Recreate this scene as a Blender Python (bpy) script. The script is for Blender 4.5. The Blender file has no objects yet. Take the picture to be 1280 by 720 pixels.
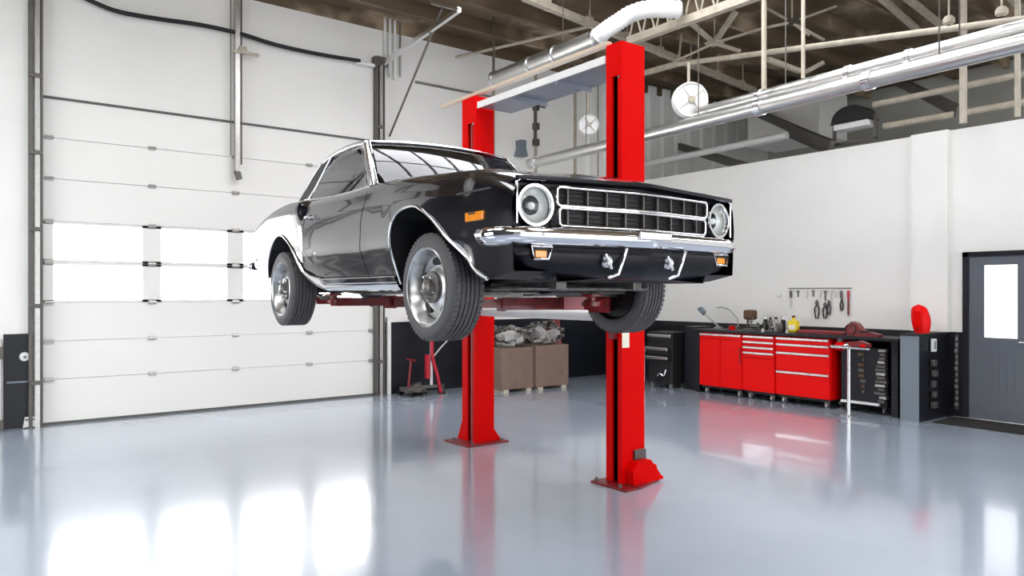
import bpy, bmesh, math, random
from mathutils import Vector, Matrix
random.seed(7)
C = bpy.context.scene.collection
PI = math.pi
# ------------------------------------------------------------------ survey of the place
YAW = math.radians(37.1)
CY, SY = math.cos(YAW), math.sin(YAW)      # forward = (SY, CY), right = (CY, -SY)
F, H = 925.0, 1.58
def ray(px):
    r = (px-640)/F
    return SY+CY*r, CY-SY*r
def atz(px, py, z):
    t = (z-H)*F/(366-py); a, b = ray(px); return Vector((a*t, b*t, z))
def atX(px, py, X):
    a, b = ray(px); t = X/a; return Vector((X, b*t, H+(366-py)/F*t))
def atY(px, py, Y):
    a, b = ray(px); t = Y/b; return Vector((a*t, Y, H+(366-py)/F*t))

# ------------------------------------------------------------------ materials
def nmat(name):
    m = bpy.data.materials.new(name); m.use_nodes = True
    nt = m.node_tree; b = nt.nodes['Principled BSDF']; return m, nt, b
def mat(name, col, rough=.5, metal=0, coat=0, noise=0, nscale=8, bump=0, bscale=40, spec=.5):
    m, nt, b = nmat(name)
    b.inputs['Base Color'].default_value = (*col, 1); b.inputs['Roughness'].default_value = rough
    b.inputs['Metallic'].default_value = metal; b.inputs['Coat Weight'].default_value = coat
    b.inputs['Coat Roughness'].default_value = .03; b.inputs['Specular IOR Level'].default_value = spec
    tc = nt.nodes.new('ShaderNodeTexCoord')
    if noise:
        n = nt.nodes.new('ShaderNodeTexNoise'); n.inputs['Scale'].default_value = nscale; n.inputs['Detail'].default_value = 5
        r = nt.nodes.new('ShaderNodeValToRGB')
        r.color_ramp.elements[0].position = .3; r.color_ramp.elements[1].position = .7
        r.color_ramp.elements[0].color = (*[c*(1-noise) for c in col], 1)
        r.color_ramp.elements[1].color = (*[min(1, c*(1+noise*.5)) for c in col], 1)
        nt.links.new(tc.outputs['Object'], n.inputs['Vector']); nt.links.new(n.outputs['Fac'], r.inputs['Fac'])
        nt.links.new(r.outputs['Color'], b.inputs['Base Color'])
    if bump:
        n = nt.nodes.new('ShaderNodeTexNoise'); n.inputs['Scale'].default_value = bscale; n.inputs['Detail'].default_value = 3
        bp = nt.nodes.new('ShaderNodeBump'); bp.inputs['Strength'].default_value = bump; bp.inputs['Distance'].default_value = .01
        nt.links.new(tc.outputs['Object'], n.inputs['Vector']); nt.links.new(n.outputs['Fac'], bp.inputs['Height'])
        nt.links.new(bp.outputs['Normal'], b.inputs['Normal'])
    return m
def emis(name, col, s, gloss=.3):
    m, nt, b = nmat(name); b.inputs['Base Color'].default_value = (.8, .8, .8, 1); b.inputs['Roughness'].default_value = gloss
    b.inputs['Emission Color'].default_value = (*col, 1); b.inputs['Emission Strength'].default_value = s; return m
def glassmat(name, tint, ior=1.5, rough=.0):
    m = bpy.data.materials.new(name); m.use_nodes = True; nt = m.node_tree; nt.nodes.remove(nt.nodes['Principled BSDF'])
    o = nt.nodes['Material Output']; t = nt.nodes.new('ShaderNodeBsdfTransparent'); g = nt.nodes.new('ShaderNodeBsdfGlossy')
    f = nt.nodes.new('ShaderNodeFresnel'); mx = nt.nodes.new('ShaderNodeMixShader')
    t.inputs['Color'].default_value = (*tint, 1); g.inputs['Roughness'].default_value = rough; f.inputs['IOR'].default_value = ior
    nt.links.new(f.outputs[0], mx.inputs[0]); nt.links.new(t.outputs[0], mx.inputs[1]); nt.links.new(g.outputs[0], mx.inputs[2])
    nt.links.new(mx.outputs[0], o.inputs['Surface']); return m
M = {}
M['wall'] = mat('white_wall_paint', (.84, .83, .79), .6, noise=.03, nscale=1.5)
M['wallgrey'] = mat('grey_block_wall', (.5, .49, .44), .8, noise=.12, nscale=1.2)
M['door'] = mat('white_door_panel', (.83, .82, .775), .4, bump=.05, bscale=12)
M['seal'] = mat('door_seal', (.10, .10, .09), .7)
M['brickdark'] = mat('charcoal_painted_block', (.02, .02, .022), .7, noise=.2, nscale=3)  # unseen walls, dark so the car's fender mirrors black
M['steel'] = mat('galvanised_steel', (.45, .44, .42), .35, .8, noise=.15, nscale=30)
M['dsteel'] = mat('dull_dark_steel', (.13, .12, .11), .5, .6)
M['chrome'] = mat('chrome', (.86, .86, .88), .05, 1)
M['satin'] = mat('satin_aluminium', (.75, .75, .76), .25, 1, noise=.06, nscale=20)
M['duct'] = mat('duct_foil', (.54, .54, .52), .34, .9, bump=.35, bscale=9)
M['black'] = mat('matte_black', (.005, .005, .006), .6)
M['wains'] = mat('black_wainscot', (.009, .010, .015), .4, noise=.3, nscale=4, spec=.3)
M['grey'] = mat('grey_paint', (.16, .19, .22), .4)
M['paint'] = mat('black_car_paint', (.003, .003, .006), .22, 0, 1, spec=.35)
M['paint'].node_tree.nodes['Principled BSDF'].inputs['Coat IOR'].default_value = 1.85
M['valance'] = mat('black_valance_paint', (.003, .003, .006), .4, 0, 0, spec=.25)
M['vinyl'] = mat('black_vinyl', (.012, .012, .013), .5)
M['chassis'] = mat('chassis_black', (.007, .007, .008), .55, noise=.5, nscale=12)
M['susp'] = mat('greasy_steel', (.17, .16, .15), .42, .7, noise=.4, nscale=16)
M['red'] = mat('red_enamel', (.68, .001, .001), .45, 0, 0, spec=.06)
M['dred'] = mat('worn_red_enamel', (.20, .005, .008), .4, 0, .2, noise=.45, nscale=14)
M['redcab'] = mat('red_cabinet_enamel', (.78, .002, .002), .4, 0, 0, spec=.15)
M['pink'] = mat('faded_red_pad', (.95, .36, .37), .5)  # red lightened in colour so the shaded block looks lit
M['white'] = mat('white_enamel', (.80, .80, .78), .4, noise=.06, nscale=6)
M['cream'] = mat('cream_sticker', (.85, .82, .68), .5)
M['truss'] = mat('cream_painted_steel', (.46, .41, .32), .55, noise=.2, nscale=10)
M['card'] = mat('cardboard', (.20, .135, .105), .85, noise=.12, nscale=6)
M['bag'] = glassmat('clear_plastic_bag', (.86, .85, .84), 1.6, .12)
M['glass'] = glassmat('car_glass', (.85, .87, .88), 2.9)
M['wshield'] = glassmat('windshield_glass', (.80, .82, .90), 1.48)
M['lens'] = glassmat('lamp_lens', (.9, .92, .92), 1.5, .08)
M['reflector'] = mat('lamp_reflector', (.95, .95, .93), .3, .2)
M['leaf'] = mat('slate_grey_door', (.10, .112, .13), .4)
M['rim'] = mat('worn_alloy', (.62, .62, .61), .3, 1, noise=.25, nscale=25)
M['orange'] = mat('orange_lens', (.95, .30, .01), .2, 0, 1)
M['orange'].node_tree.nodes['Principled BSDF'].inputs['Coat Weight'].default_value = .5
M['redlens'] = mat('red_lens', (.45, .01, .01), .2, 0, 1)
M['rubber'] = mat('hose_rubber_red', (.45, .01, .03), .45)
M['yellow'] = mat('yellow_plastic', (.85, .68, .02), .4)
M['brown'] = mat('brown_leatherette', (.10, .05, .02), .6)
M['pane'] = emis('backlit_frosted_pane', (1, 1, 1), 12.0)
M['pane2'] = emis('window_daylight', (.96, .98, 1), 3.2)  # glow of the front panes added behind the camera as fill
M['pane3'] = emis('side_window_daylight', (.97, .985, 1), 5.0)  # glow of the left panes added out of view as fill
M['sideglass'] = glassmat('side_glass', (.85, .87, .88), 4.5)
M['doorpane'] = emis('door_window_daylight', (1, 1, 1), 1.2)
M['sky'] = emis('skylight_panel', (.94, .95, 1), 9.0)  # panels added overhead for room light and the windshield's reflection
M['lamp'] = emis('lamp_diffuser', (1, .97, .92), 6.0)  # glow of the hanging lamps added for fill
M['seat'] = mat('seat_vinyl', (.06, .058, .06), .45)
M['mat'] = mat('rubber_floor_mat', (.016, .014, .012), .9, bump=.5, bscale=200)
M['gaugegrey'] = mat('blue_grey_sheet', (.30, .34, .40), .4, .3, noise=.2, nscale=2)
M['amber_rod'] = mat('tan_painted_bar', (.58, .47, .36), .45)

def floor_mat():
    m, nt, b = nmat('blue_grey_epoxy_floor')
    tc = nt.nodes.new('ShaderNodeTexCoord')
    n = nt.nodes.new('ShaderNodeTexNoise'); n.inputs['Scale'].default_value = .5; n.inputs['Detail'].default_value = 6
    r = nt.nodes.new('ShaderNodeValToRGB'); r.color_ramp.elements[0].position = .35; r.color_ramp.elements[1].position = .7
    r.color_ramp.elements[0].color = (.315, .365, .435, 1); r.color_ramp.elements[1].color = (.37, .42, .495, 1)
    nt.links.new(tc.outputs['Object'], n.inputs['Vector']); nt.links.new(n.outputs['Fac'], r.inputs['Fac'])
    nt.links.new(r.outputs['Color'], b.inputs['Base Color'])
    b.inputs['Roughness'].default_value = .17; b.inputs['Specular IOR Level'].default_value = .5
    b.inputs['Coat Weight'].default_value = .5; b.inputs['Coat Roughness'].default_value = .05; b.inputs['Coat IOR'].default_value = 1.75
    n2 = nt.nodes.new('ShaderNodeTexNoise'); n2.inputs['Scale'].default_value = 5; n2.inputs['Detail'].default_value = 4
    bp = nt.nodes.new('ShaderNodeBump'); bp.inputs['Strength'].default_value = .045; bp.inputs['Distance'].default_value = .02
    nt.links.new(tc.outputs['Object'], n2.inputs['Vector']); nt.links.new(n2.outputs['Fac'], bp.inputs['Height'])
    nt.links.new(bp.outputs['Normal'], b.inputs['Normal']); nt.links.new(bp.outputs['Normal'], b.inputs['Coat Normal'])
    return m
M['floor'] = floor_mat()
def ceil_mat():
    m, nt, b = nmat('brown_ceiling_deck'); tc = nt.nodes.new('ShaderNodeTexCoord')
    n = nt.nodes.new('ShaderNodeTexNoise'); n.inputs['Scale'].default_value = .9; n.inputs['Detail'].default_value = 7
    r = nt.nodes.new('ShaderNodeValToRGB'); e = r.color_ramp.elements
    e[0].position = .40; e[0].color = (.12, .082, .048, 1); e[1].position = .66; e[1].color = (.42, .32, .21, 1)
    k = e.new(.56); k.color = (.16, .115, .072, 1)
    nt.links.new(tc.outputs['Object'], n.inputs['Vector']); nt.links.new(n.outputs['Fac'], r.inputs['Fac'])
    nt.links.new(r.outputs['Color'], b.inputs['Base Color']); b.inputs['Roughness'].default_value = .9
    bp = nt.nodes.new('ShaderNodeBump'); bp.inputs['Strength'].default_value = .6; bp.inputs['Distance'].default_value = .1
    nt.links.new(n.outputs['Fac'], bp.inputs['Height']); nt.links.new(bp.outputs['Normal'], b.inputs['Normal'])
    return m
M['ceil'] = ceil_mat()
def tire_mat():
    m, nt, b = nmat('tire_rubber'); b.inputs['Base Color'].default_value = (.085, .082, .084, 1); b.inputs['Roughness'].default_value = .62
    tc = nt.nodes.new('ShaderNodeTexCoord'); n = nt.nodes.new('ShaderNodeTexNoise'); n.inputs['Scale'].default_value = 60
    bp = nt.nodes.new('ShaderNodeBump'); bp.inputs['Strength'].default_value = .3; bp.inputs['Distance'].default_value = .004
    nt.links.new(tc.outputs['Object'], n.inputs['Vector']); nt.links.new(n.outputs['Fac'], bp.inputs['Height'])
    nt.links.new(bp.outputs['Normal'], b.inputs['Normal']); return m
M['tire'] = tire_mat()

# ------------------------------------------------------------------ mesh helpers
class MB:
    def __init__(s, off=(0, 0, 0)):
        s.v = []; s.f = []; s.off = Vector(off)
    def add(s, vs, fs):
        n = len(s.v); s.v += [tuple(Vector(v)-s.off) for v in vs]; s.f += [tuple(i+n for i in f) for f in fs]; return s
    def box(s, x0, x1, y0, y1, z0, z1, bev=0):
        if x0 > x1: x0, x1 = x1, x0
        if y0 > y1: y0, y1 = y1, y0
        if z0 > z1: z0, z1 = z1, z0
        if bev:
            bm = bmesh.new(); bmesh.ops.create_cube(bm, size=1)
            for v in bm.verts: v.co = Vector(((x0+x1)/2+v.co.x*(x1-x0), (y0+y1)/2+v.co.y*(y1-y0), (z0+z1)/2+v.co.z*(z1-z0)))
            bmesh.ops.bevel(bm, geom=bm.edges[:], offset=bev, segments=2, affect='EDGES', profile=.5)
            bm.verts.index_update(); s.add([v.co.copy() for v in bm.verts], [[v.index for v in f.verts] for f in bm.faces]); bm.free(); return s
        vs = [(x, y, z) for x in (x0, x1) for y in (y0, y1) for z in (z0, z1)]
        return s.add(vs, [(0, 1, 3, 2), (4, 6, 7, 5), (0, 4, 5, 1), (2, 3, 7, 6), (0, 2, 6, 4), (1, 5, 7, 3)])
    def obox(s, c, ax, ay, az):     # oriented box: centre, three half-axis vectors
        c = Vector(c); ax = Vector(ax); ay = Vector(ay); az = Vector(az)
        vs = [c+i*ax+j*ay+k*az for i in (-1, 1) for j in (-1, 1) for k in (-1, 1)]
        return s.add(vs, [(0, 1, 3, 2), (4, 6, 7, 5), (0, 4, 5, 1), (2, 3, 7, 6), (0, 2, 6, 4), (1, 5, 7, 3)])
    def beam(s, p, q, w, h, up=(0, 0, 1)):
        p = Vector(p); q = Vector(q); d = q-p; u = Vector(up)
        if abs(d.normalized().dot(u)) > .98: u = Vector((1, 0, 0))
        a = d.cross(u).normalized(); b = a.cross(d).normalized()
        return s.obox((p+q)/2, d/2, a*w/2, b*h/2)
    def tube(s, pts, r, seg=12, cap=True, closed=False):
        pts = [Vector(p) for p in pts]; n = len(pts)
        R = r if isinstance(r, (list, tuple)) else [r]*n
        tang = []
        for i in range(n):
            if closed: d = pts[(i+1) % n]-pts[i-1]
            else: d = pts[min(i+1, n-1)]-pts[max(i-1, 0)]
            tang.append(d.normalized())
        u = tang[0].orthogonal().normalized(); vs = []; fs = []
        for i in range(n):
            u = (u-tang[i]*u.dot(tang[i])).normalized(); w = tang[i].cross(u)
            for k in range(seg):
                a = 2*PI*k/seg; vs.append(pts[i]+(u*math.cos(a)+w*math.sin(a))*R[i])
        for i in range(n if closed else n-1):
            j = (i+1) % n
            for k in range(seg):
                l = (k+1) % seg; fs.append((i*seg+k, i*seg+l, j*seg+l, j*seg+k))
        if cap and not closed:
            fs.append(tuple(range(seg))[::-1]); fs.append(tuple((n-1)*seg+k for k in range(seg)))
        return s.add(vs, fs)
    def lathe(s, prof, o=(0, 0, 0), axis=(0, 0, 1), seg=32):   # prof: (r, h) along the axis
        o = Vector(o); a = Vector(axis).normalized(); u = a.orthogonal().normalized(); w = a.cross(u); vs = []; fs = []
        for r, h in prof:
            for k in range(seg):
                t = 2*PI*k/seg; vs.append(o+a*h+(u*math.cos(t)+w*math.sin(t))*max(r, 1e-4))
        for i in range(len(prof)-1):
            for k in range(seg):
                l = (k+1) % seg; fs.append((i*seg+k, i*seg+l, (i+1)*seg+l, (i+1)*seg+k))
        return s.add(vs, fs)
    def grid(s, rows):
        n = len(rows[0]); vs = [p for r in rows for p in r]; fs = []
        for i in range(len(rows)-1):
            for j in range(n-1): fs.append((i*n+j, i*n+j+1, (i+1)*n+j+1, (i+1)*n+j))
        return s.add(vs, fs)
    def prism(s, poly, axis, d0, d1):   # poly of 2D points; axis 'x','y','z'
        def p3(a, b, d): return {'x': (d, a, b), 'y': (a, d, b), 'z': (a, b, d)}[axis]
        n = len(poly); vs = [p3(a, b, d0) for a, b in poly]+[p3(a, b, d1) for a, b in poly]
        fs = [tuple(range(n)), tuple(range(2*n-1, n-1, -1))]+[(i, (i+1) % n, n+(i+1) % n, n+i) for i in range(n)]
        return s.add(vs, fs)
    def build(s, name, m, parent=None, smooth=None, solid=0, loc=None):
        me = bpy.data.meshes.new(name); me.from_pydata(s.v, [], s.f); me.materials.append(m)
        bm = bmesh.new(); bm.from_mesh(me); bmesh.ops.recalc_face_normals(bm, faces=bm.faces); bm.to_mesh(me); bm.free()
        if smooth:
            for p in me.polygons: p.use_smooth = True
            me.set_sharp_from_angle(angle=math.radians(smooth))
        o = bpy.data.objects.new(name, me); C.objects.link(o)
        if parent: o.parent = parent
        if loc: o.location = loc
        if solid:
            md = o.modifiers.new('s', 'SOLIDIFY'); md.thickness = solid; md.offset = -1
        return o
def smoothpath(pts, n=6):
    pts = [Vector(p) for p in pts]; out = []
    for i in range(len(pts)-1):
        p0 = pts[max(i-1, 0)]; p1 = pts[i]; p2 = pts[i+1]; p3 = pts[min(i+2, len(pts)-1)]
        for k in range(n):
            t = k/n; out.append(.5*((2*p1)+(p2-p0)*t+(2*p0-5*p1+4*p2-p3)*t*t+(3*p1-p0-3*p2+p3)*t**3))
    return out+[pts[-1]]
def tag(o, label, cat, group=None):
    o['label'] = label; o['category'] = cat
    if group: o['group'] = group
    return o
def thing(name, label, cat, loc=(0, 0, 0), rz=0, group=None):
    o = bpy.data.objects.new(name, None); C.objects.link(o); o.location = loc; o.rotation_euler = (0, 0, rz); o.empty_display_size = .1
    return tag(o, label, cat, group)
def lbl(o, s): o['label'] = s; return o
def struct(o): o['kind'] = 'structure'; return o
def sroot(name, loc=(0, 0, 0)):
    o = bpy.data.objects.new(name, None); C.objects.link(o); o.location = loc; return struct(o)
def interp(tab, x):
    if x <= tab[0][0]: return tab[0][1]
    for i in range(len(tab)-1):
        a, b = tab[i], tab[i+1]
        if x <= b[0]:
            t = (x-a[0])/(b[0]-a[0])
            # monotone-ish cubic using neighbours
            m0 = (b[1]-tab[i-1][1])/(b[0]-tab[i-1][0]) if i > 0 else (b[1]-a[1])/(b[0]-a[0])
            m1 = (tab[i+2][1]-a[1])/(tab[i+2][0]-a[0]) if i+2 < len(tab) else (b[1]-a[1])/(b[0]-a[0])
            h = b[0]-a[0]
            return (2*t**3-3*t*t+1)*a[1]+(t**3-2*t*t+t)*h*m0+(-2*t**3+3*t*t)*b[1]+(t**3-t*t)*h*m1
    return tab[-1][1]
def lin(tab, x):
    if x <= tab[0][0]: return tab[0][1]
    for a, b in zip(tab, tab[1:]):
        if x <= b[0]: return a[1]+(b[1]-a[1])*(x-a[0])/(b[0]-a[0])
    return tab[-1][1]

# ================================================================== THE SETTING
YB, XR, ZC = 10.38, 10.2, 5.85      # garage-door wall, right wall, deck
XL, YF, XF = -3.2, -6.0, 15.5
struct(MB().box(XL-.2, XF+.2, YF-.2, YB+.2, -.1, 0).build('floor', M['floor']))
# ceiling deck with openings for glowing panels added out of view
sky = [(-1.2, .6, 2.2, 5.2), (3.0, 6.6, 3.6, 6.8), (7.2, 8.6, 2.8, 5.4), (-1.4, .2, 5.8, 7.4), (3.0, 5.0, -.6, 2.0), (-1.2, .6, -3.0, 0.), (11.5, 14.5, -2, 3)]
xs = sorted({XL-.2, XF+.2, *[v for s in sky for v in s[:2]]}); ys = sorted({YF-.2, YB+.2, *[v for s in sky for v in s[2:]]})
cm = MB()
for i in range(len(xs)-1):
    for j in range(len(ys)-1):
        cx, cy = (xs[i]+xs[i+1])/2, (ys[j]+ys[j+1])/2
        if not any(a < cx < b and c < cy < d for a, b, c, d in sky): cm.box(xs[i], xs[i+1], ys[j], ys[j+1], ZC, ZC+.12)
struct(cm.build('ceiling', M['ceil']))
for k, (a, b, c, d) in enumerate(sky):
    w = struct(MB().box(a, b, c, d, ZC+.06, ZC+.08).build('window_%d' % (k+4), M['sky']))
    fr = MB()  # bars across the added panels, to line the windshield's reflection
    for i in range(1, 5): x = a+(b-a)*i/5; fr.box(x-.035, x+.035, c, d, ZC-.02, ZC+.055)
    for i in range(1, 3): y = c+(d-c)*i/3; fr.box(a, b, y-.035, y+.035, ZC-.02, ZC+.055)
    for (p, q, r, s_) in ((a, b, c, c+.05), (a, b, d-.05, d), (a, a+.05, c, d), (b-.05, b, c, d)): fr.box(p, q, r, s_, ZC-.02, ZC+.06)
    fr.build('window_frame', M['white'], w)
# walls
struct(MB().box(XL, -.75, YB, YB+.15, 0, ZC).build('wall_rear', M['brickdark']))  # unseen stretch kept dark for the fender's reflection
wb = MB().box(-.75, .80, YB, YB+.15, 0, ZC).box(5.26, XF, YB, YB+.15, 0, ZC).box(.80, 5.26, YB, YB+.15, 3.93, ZC)
wall_back = struct(wb.build('wall_back', M['wall']))
struct(MB().box(XR, XR+.14, YF, YB, 0, 3.66).build('wall_right', M['wall']))
struct(MB().box(XF, XF+.15, YF, YB+.15, 0, ZC).build('wall_outer', M['wallgrey']))
wl_ = MB().box(XL-.15, XL, YF, 4.6, 0, ZC).box(XL-.15, XL, 9.2, YB+.15, 0, ZC).box(XL-.15, XL, 4.6, 9.2, 0, .9).box(XL-.15, XL, 4.6, 9.2, 3.3, ZC)
struct(wl_.build('wall_left', M['brickdark']))
w = struct(MB().box(XL-.10, XL-.08, 4.6, 9.2, .9, 3.3).build('window_20', M['pane3']))  # glowing panes added out of view to brighten the left floor
fr = MB()
for i in range(5): y = 4.6+4.6*i/4; fr.box(XL-.08, XL-.02, y-.03, y+.03, .9, 3.3)
for z in (.9, 2.1, 3.3): fr.box(XL-.08, XL-.03, 4.6, 9.2, z-.03, z+.03)
fr.build('window_frame', M['white'], w)
wf = MB().box(XL, XF, YF-.15, YF, 0, .7).box(XL, XF, YF-.15, YF, 4.2, ZC)
for a, b in ((XL, -2.2), (1.6, 2.0), (5.8, 6.2), (10, XF)): wf.box(a, b, YF-.15, YF, .7, 4.2)
struct(wf.build('wall_front', M['wall']))
for k, (a, b) in enumerate(((-2.2, 1.6), (2.0, 5.8), (6.2, 10))):  # glowing windows added behind the camera to fill the room
    w = struct(MB().box(a, b, YF-.12, YF-.10, .7, 4.2).build('window_%d' % (k+1), M['pane2']))
    fr = MB()
    for i in range(5): x = a+(b-a)*i/4; fr.box(x-.03, x+.03, YF-.10, YF-.03, .7, 4.2)
    for i in range(5): z = .7+3.5*i/4; fr.box(a, b, YF-.10, YF-.04, z-.03, z+.03)
    fr.build('window_frame', M['white'], w)
# wainscots (named as trim)
struct(MB().box(.47, .76, YB-.03, YB, 0, 1.10).build('trim_1', M['wains']))
struct(MB().box(5.36, XR, YB-.035, YB, 0, 1.12).build('trim_2', M['wains']))
struct(MB().box(XR-.035, XR, 4.02, YB-.04, 0, 1.08).build('trim_3', M['wains']))
# low projecting pier: grey front, black side
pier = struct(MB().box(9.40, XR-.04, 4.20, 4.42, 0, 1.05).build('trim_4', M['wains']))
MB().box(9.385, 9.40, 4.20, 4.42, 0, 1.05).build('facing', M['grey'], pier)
MB().box(9.375, XR-.04, 4.19, 4.43, 1.05, 1.075).build('capping', M['black'], pier)
struct(MB().box(XR-.10, XR, 4.17, 4.62, 1.08, 3.66).build('trim_5', M['wall']))
# seam lines of the wall panels above / beside the door
struct(MB().box(5.9, 8.6, YB-.02, YB, 4.93, 4.97).build('trim_6', M['steel']))
for k, x in enumerate((8.35, 9.3)):
    struct(MB().box(x, x+.05, YB-.03, YB, 1.12, ZC).build('trim_%d' % (7+k), M['truss']))
struct(MB().box(7.0, XF, YB-.05, YB, 3.25, 3.3).build('trim_9', M['truss']))
# corrugated cladding on the back wall beyond the near partition
cg = MB(); x = 9.6
while x < 15.4: cg.prism([(x, YB), (x+.05, YB-.06), (x+.25, YB-.06), (x+.3, YB)], 'z', 3.3, ZC-.05); x += .42
struct(cg.build('trim_10', M['wall']))

# ---- the sectional garage door
D0, D1 = .86, 5.20
gd = sroot('door_1', (3.03, YB+.03, 0))
lv = [0, .54, 1.0, 1.46, 1.95, 2.44, 2.95, 3.44, 3.92]
off = (3.03, YB+.03, 0)
st = [D0, 2.05, 3.10, 4.15, D1]
for i in range(8):
    z0, z1 = lv[i]+.0025, lv[i+1]-.0025
    if i in (3, 4):
        m = MB(off).box(D0, D1, YB+.02, YB+.07, z0, z0+.03).box(D0, D1, YB+.02, YB+.07, z1-.03, z1)
        for x in st: m.box(max(D0, x-.11), min(D1, x+.11), YB+.02, YB+.07, z0, z1)
        pn = m.build('panel', M['door'], gd)
        for a, b in zip(st, st[1:]):
            MB(off).box(a+.105, b-.105, YB+.04, YB+.05, z0+.03, z1-.03).build('pane', M['pane'], pn)
    else:
        m = MB(off).box(D0, D1, YB+.02, YB+.07, z0, z1, .004)
        pn = m.build('panel', M['door'], gd)
    if i:
        for x in [D0+.06]+st[1:-1]+[D1-.06]:
            h = MB(off).box(x-.045, x+.045, YB-.005, YB+.02, lv[i]-.025, lv[i]+.025, .005)
            h.tube([(x-.05, YB-.01, lv[i]), (x+.05, YB-.01, lv[i])], .012, 8)
            h.build('hinge', M['steel'], gd)
MB(off).box(D0, D1, YB+.015, YB+.08, 0.0, .03).build('bottom_seal', M['seal'], gd)
MB(off).box(.80, 5.26, YB-.01, YB+.02, 3.905, 3.93).build('head_seal', M['seal'], gd)

# ---- door tracks
def track(name, label, x, ztop, horiz):
    t = thing(name, label, 'door track', (x, YB-.08, 0), group='garage door tracks')
    o = (x, YB-.08, 0)
    m = MB(o).box(x-.09, x-.05, YB-.10, YB, 0, ztop).box(x+.03, x+.05, YB-.12, YB-.02, 0, ztop)
    m.build('angle_iron', M['dsteel'], t)
    MB(o).box(x-.03, x+.02, YB-.11, YB-.04, 0, ztop).build('roller_channel', M['steel'], t)
    for z in (.5, 1.4, 2.3, 3.2, 4.1): MB(o).box(x-.09, x+.05, YB-.125, YB-.09, z, z+.05, .004).build('bracket', M['dsteel'], t)
    if horiz:
        a = Vector((x, YB-.10, ztop)); e = atz(574, 12, 5.12); b = Vector((x, YB-.5, ztop+.03))
        MB(o).beam(a, e, .05, .06).build('overhead_rail', M['satin'], t)
        e2 = atz(542, 6, 5.12+.3)
        MB(o).beam(e, atz(540, 4, 5.3), .07, .03).build('end_strut', M['satin'], t)
        MB(o).box(x-.12, x+.1, YB-.14, YB, ztop-.02, ztop+.12, .01).build('top_bracket', M['dsteel'], t)
    return t
track('door_track', 'dark steel track running up the wall left of the white garage door', .80, 5.80, False)
track('door_track', 'grey steel track at the right side of the garage door, with overhead rail', 5.26, 5.08, True)

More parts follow.
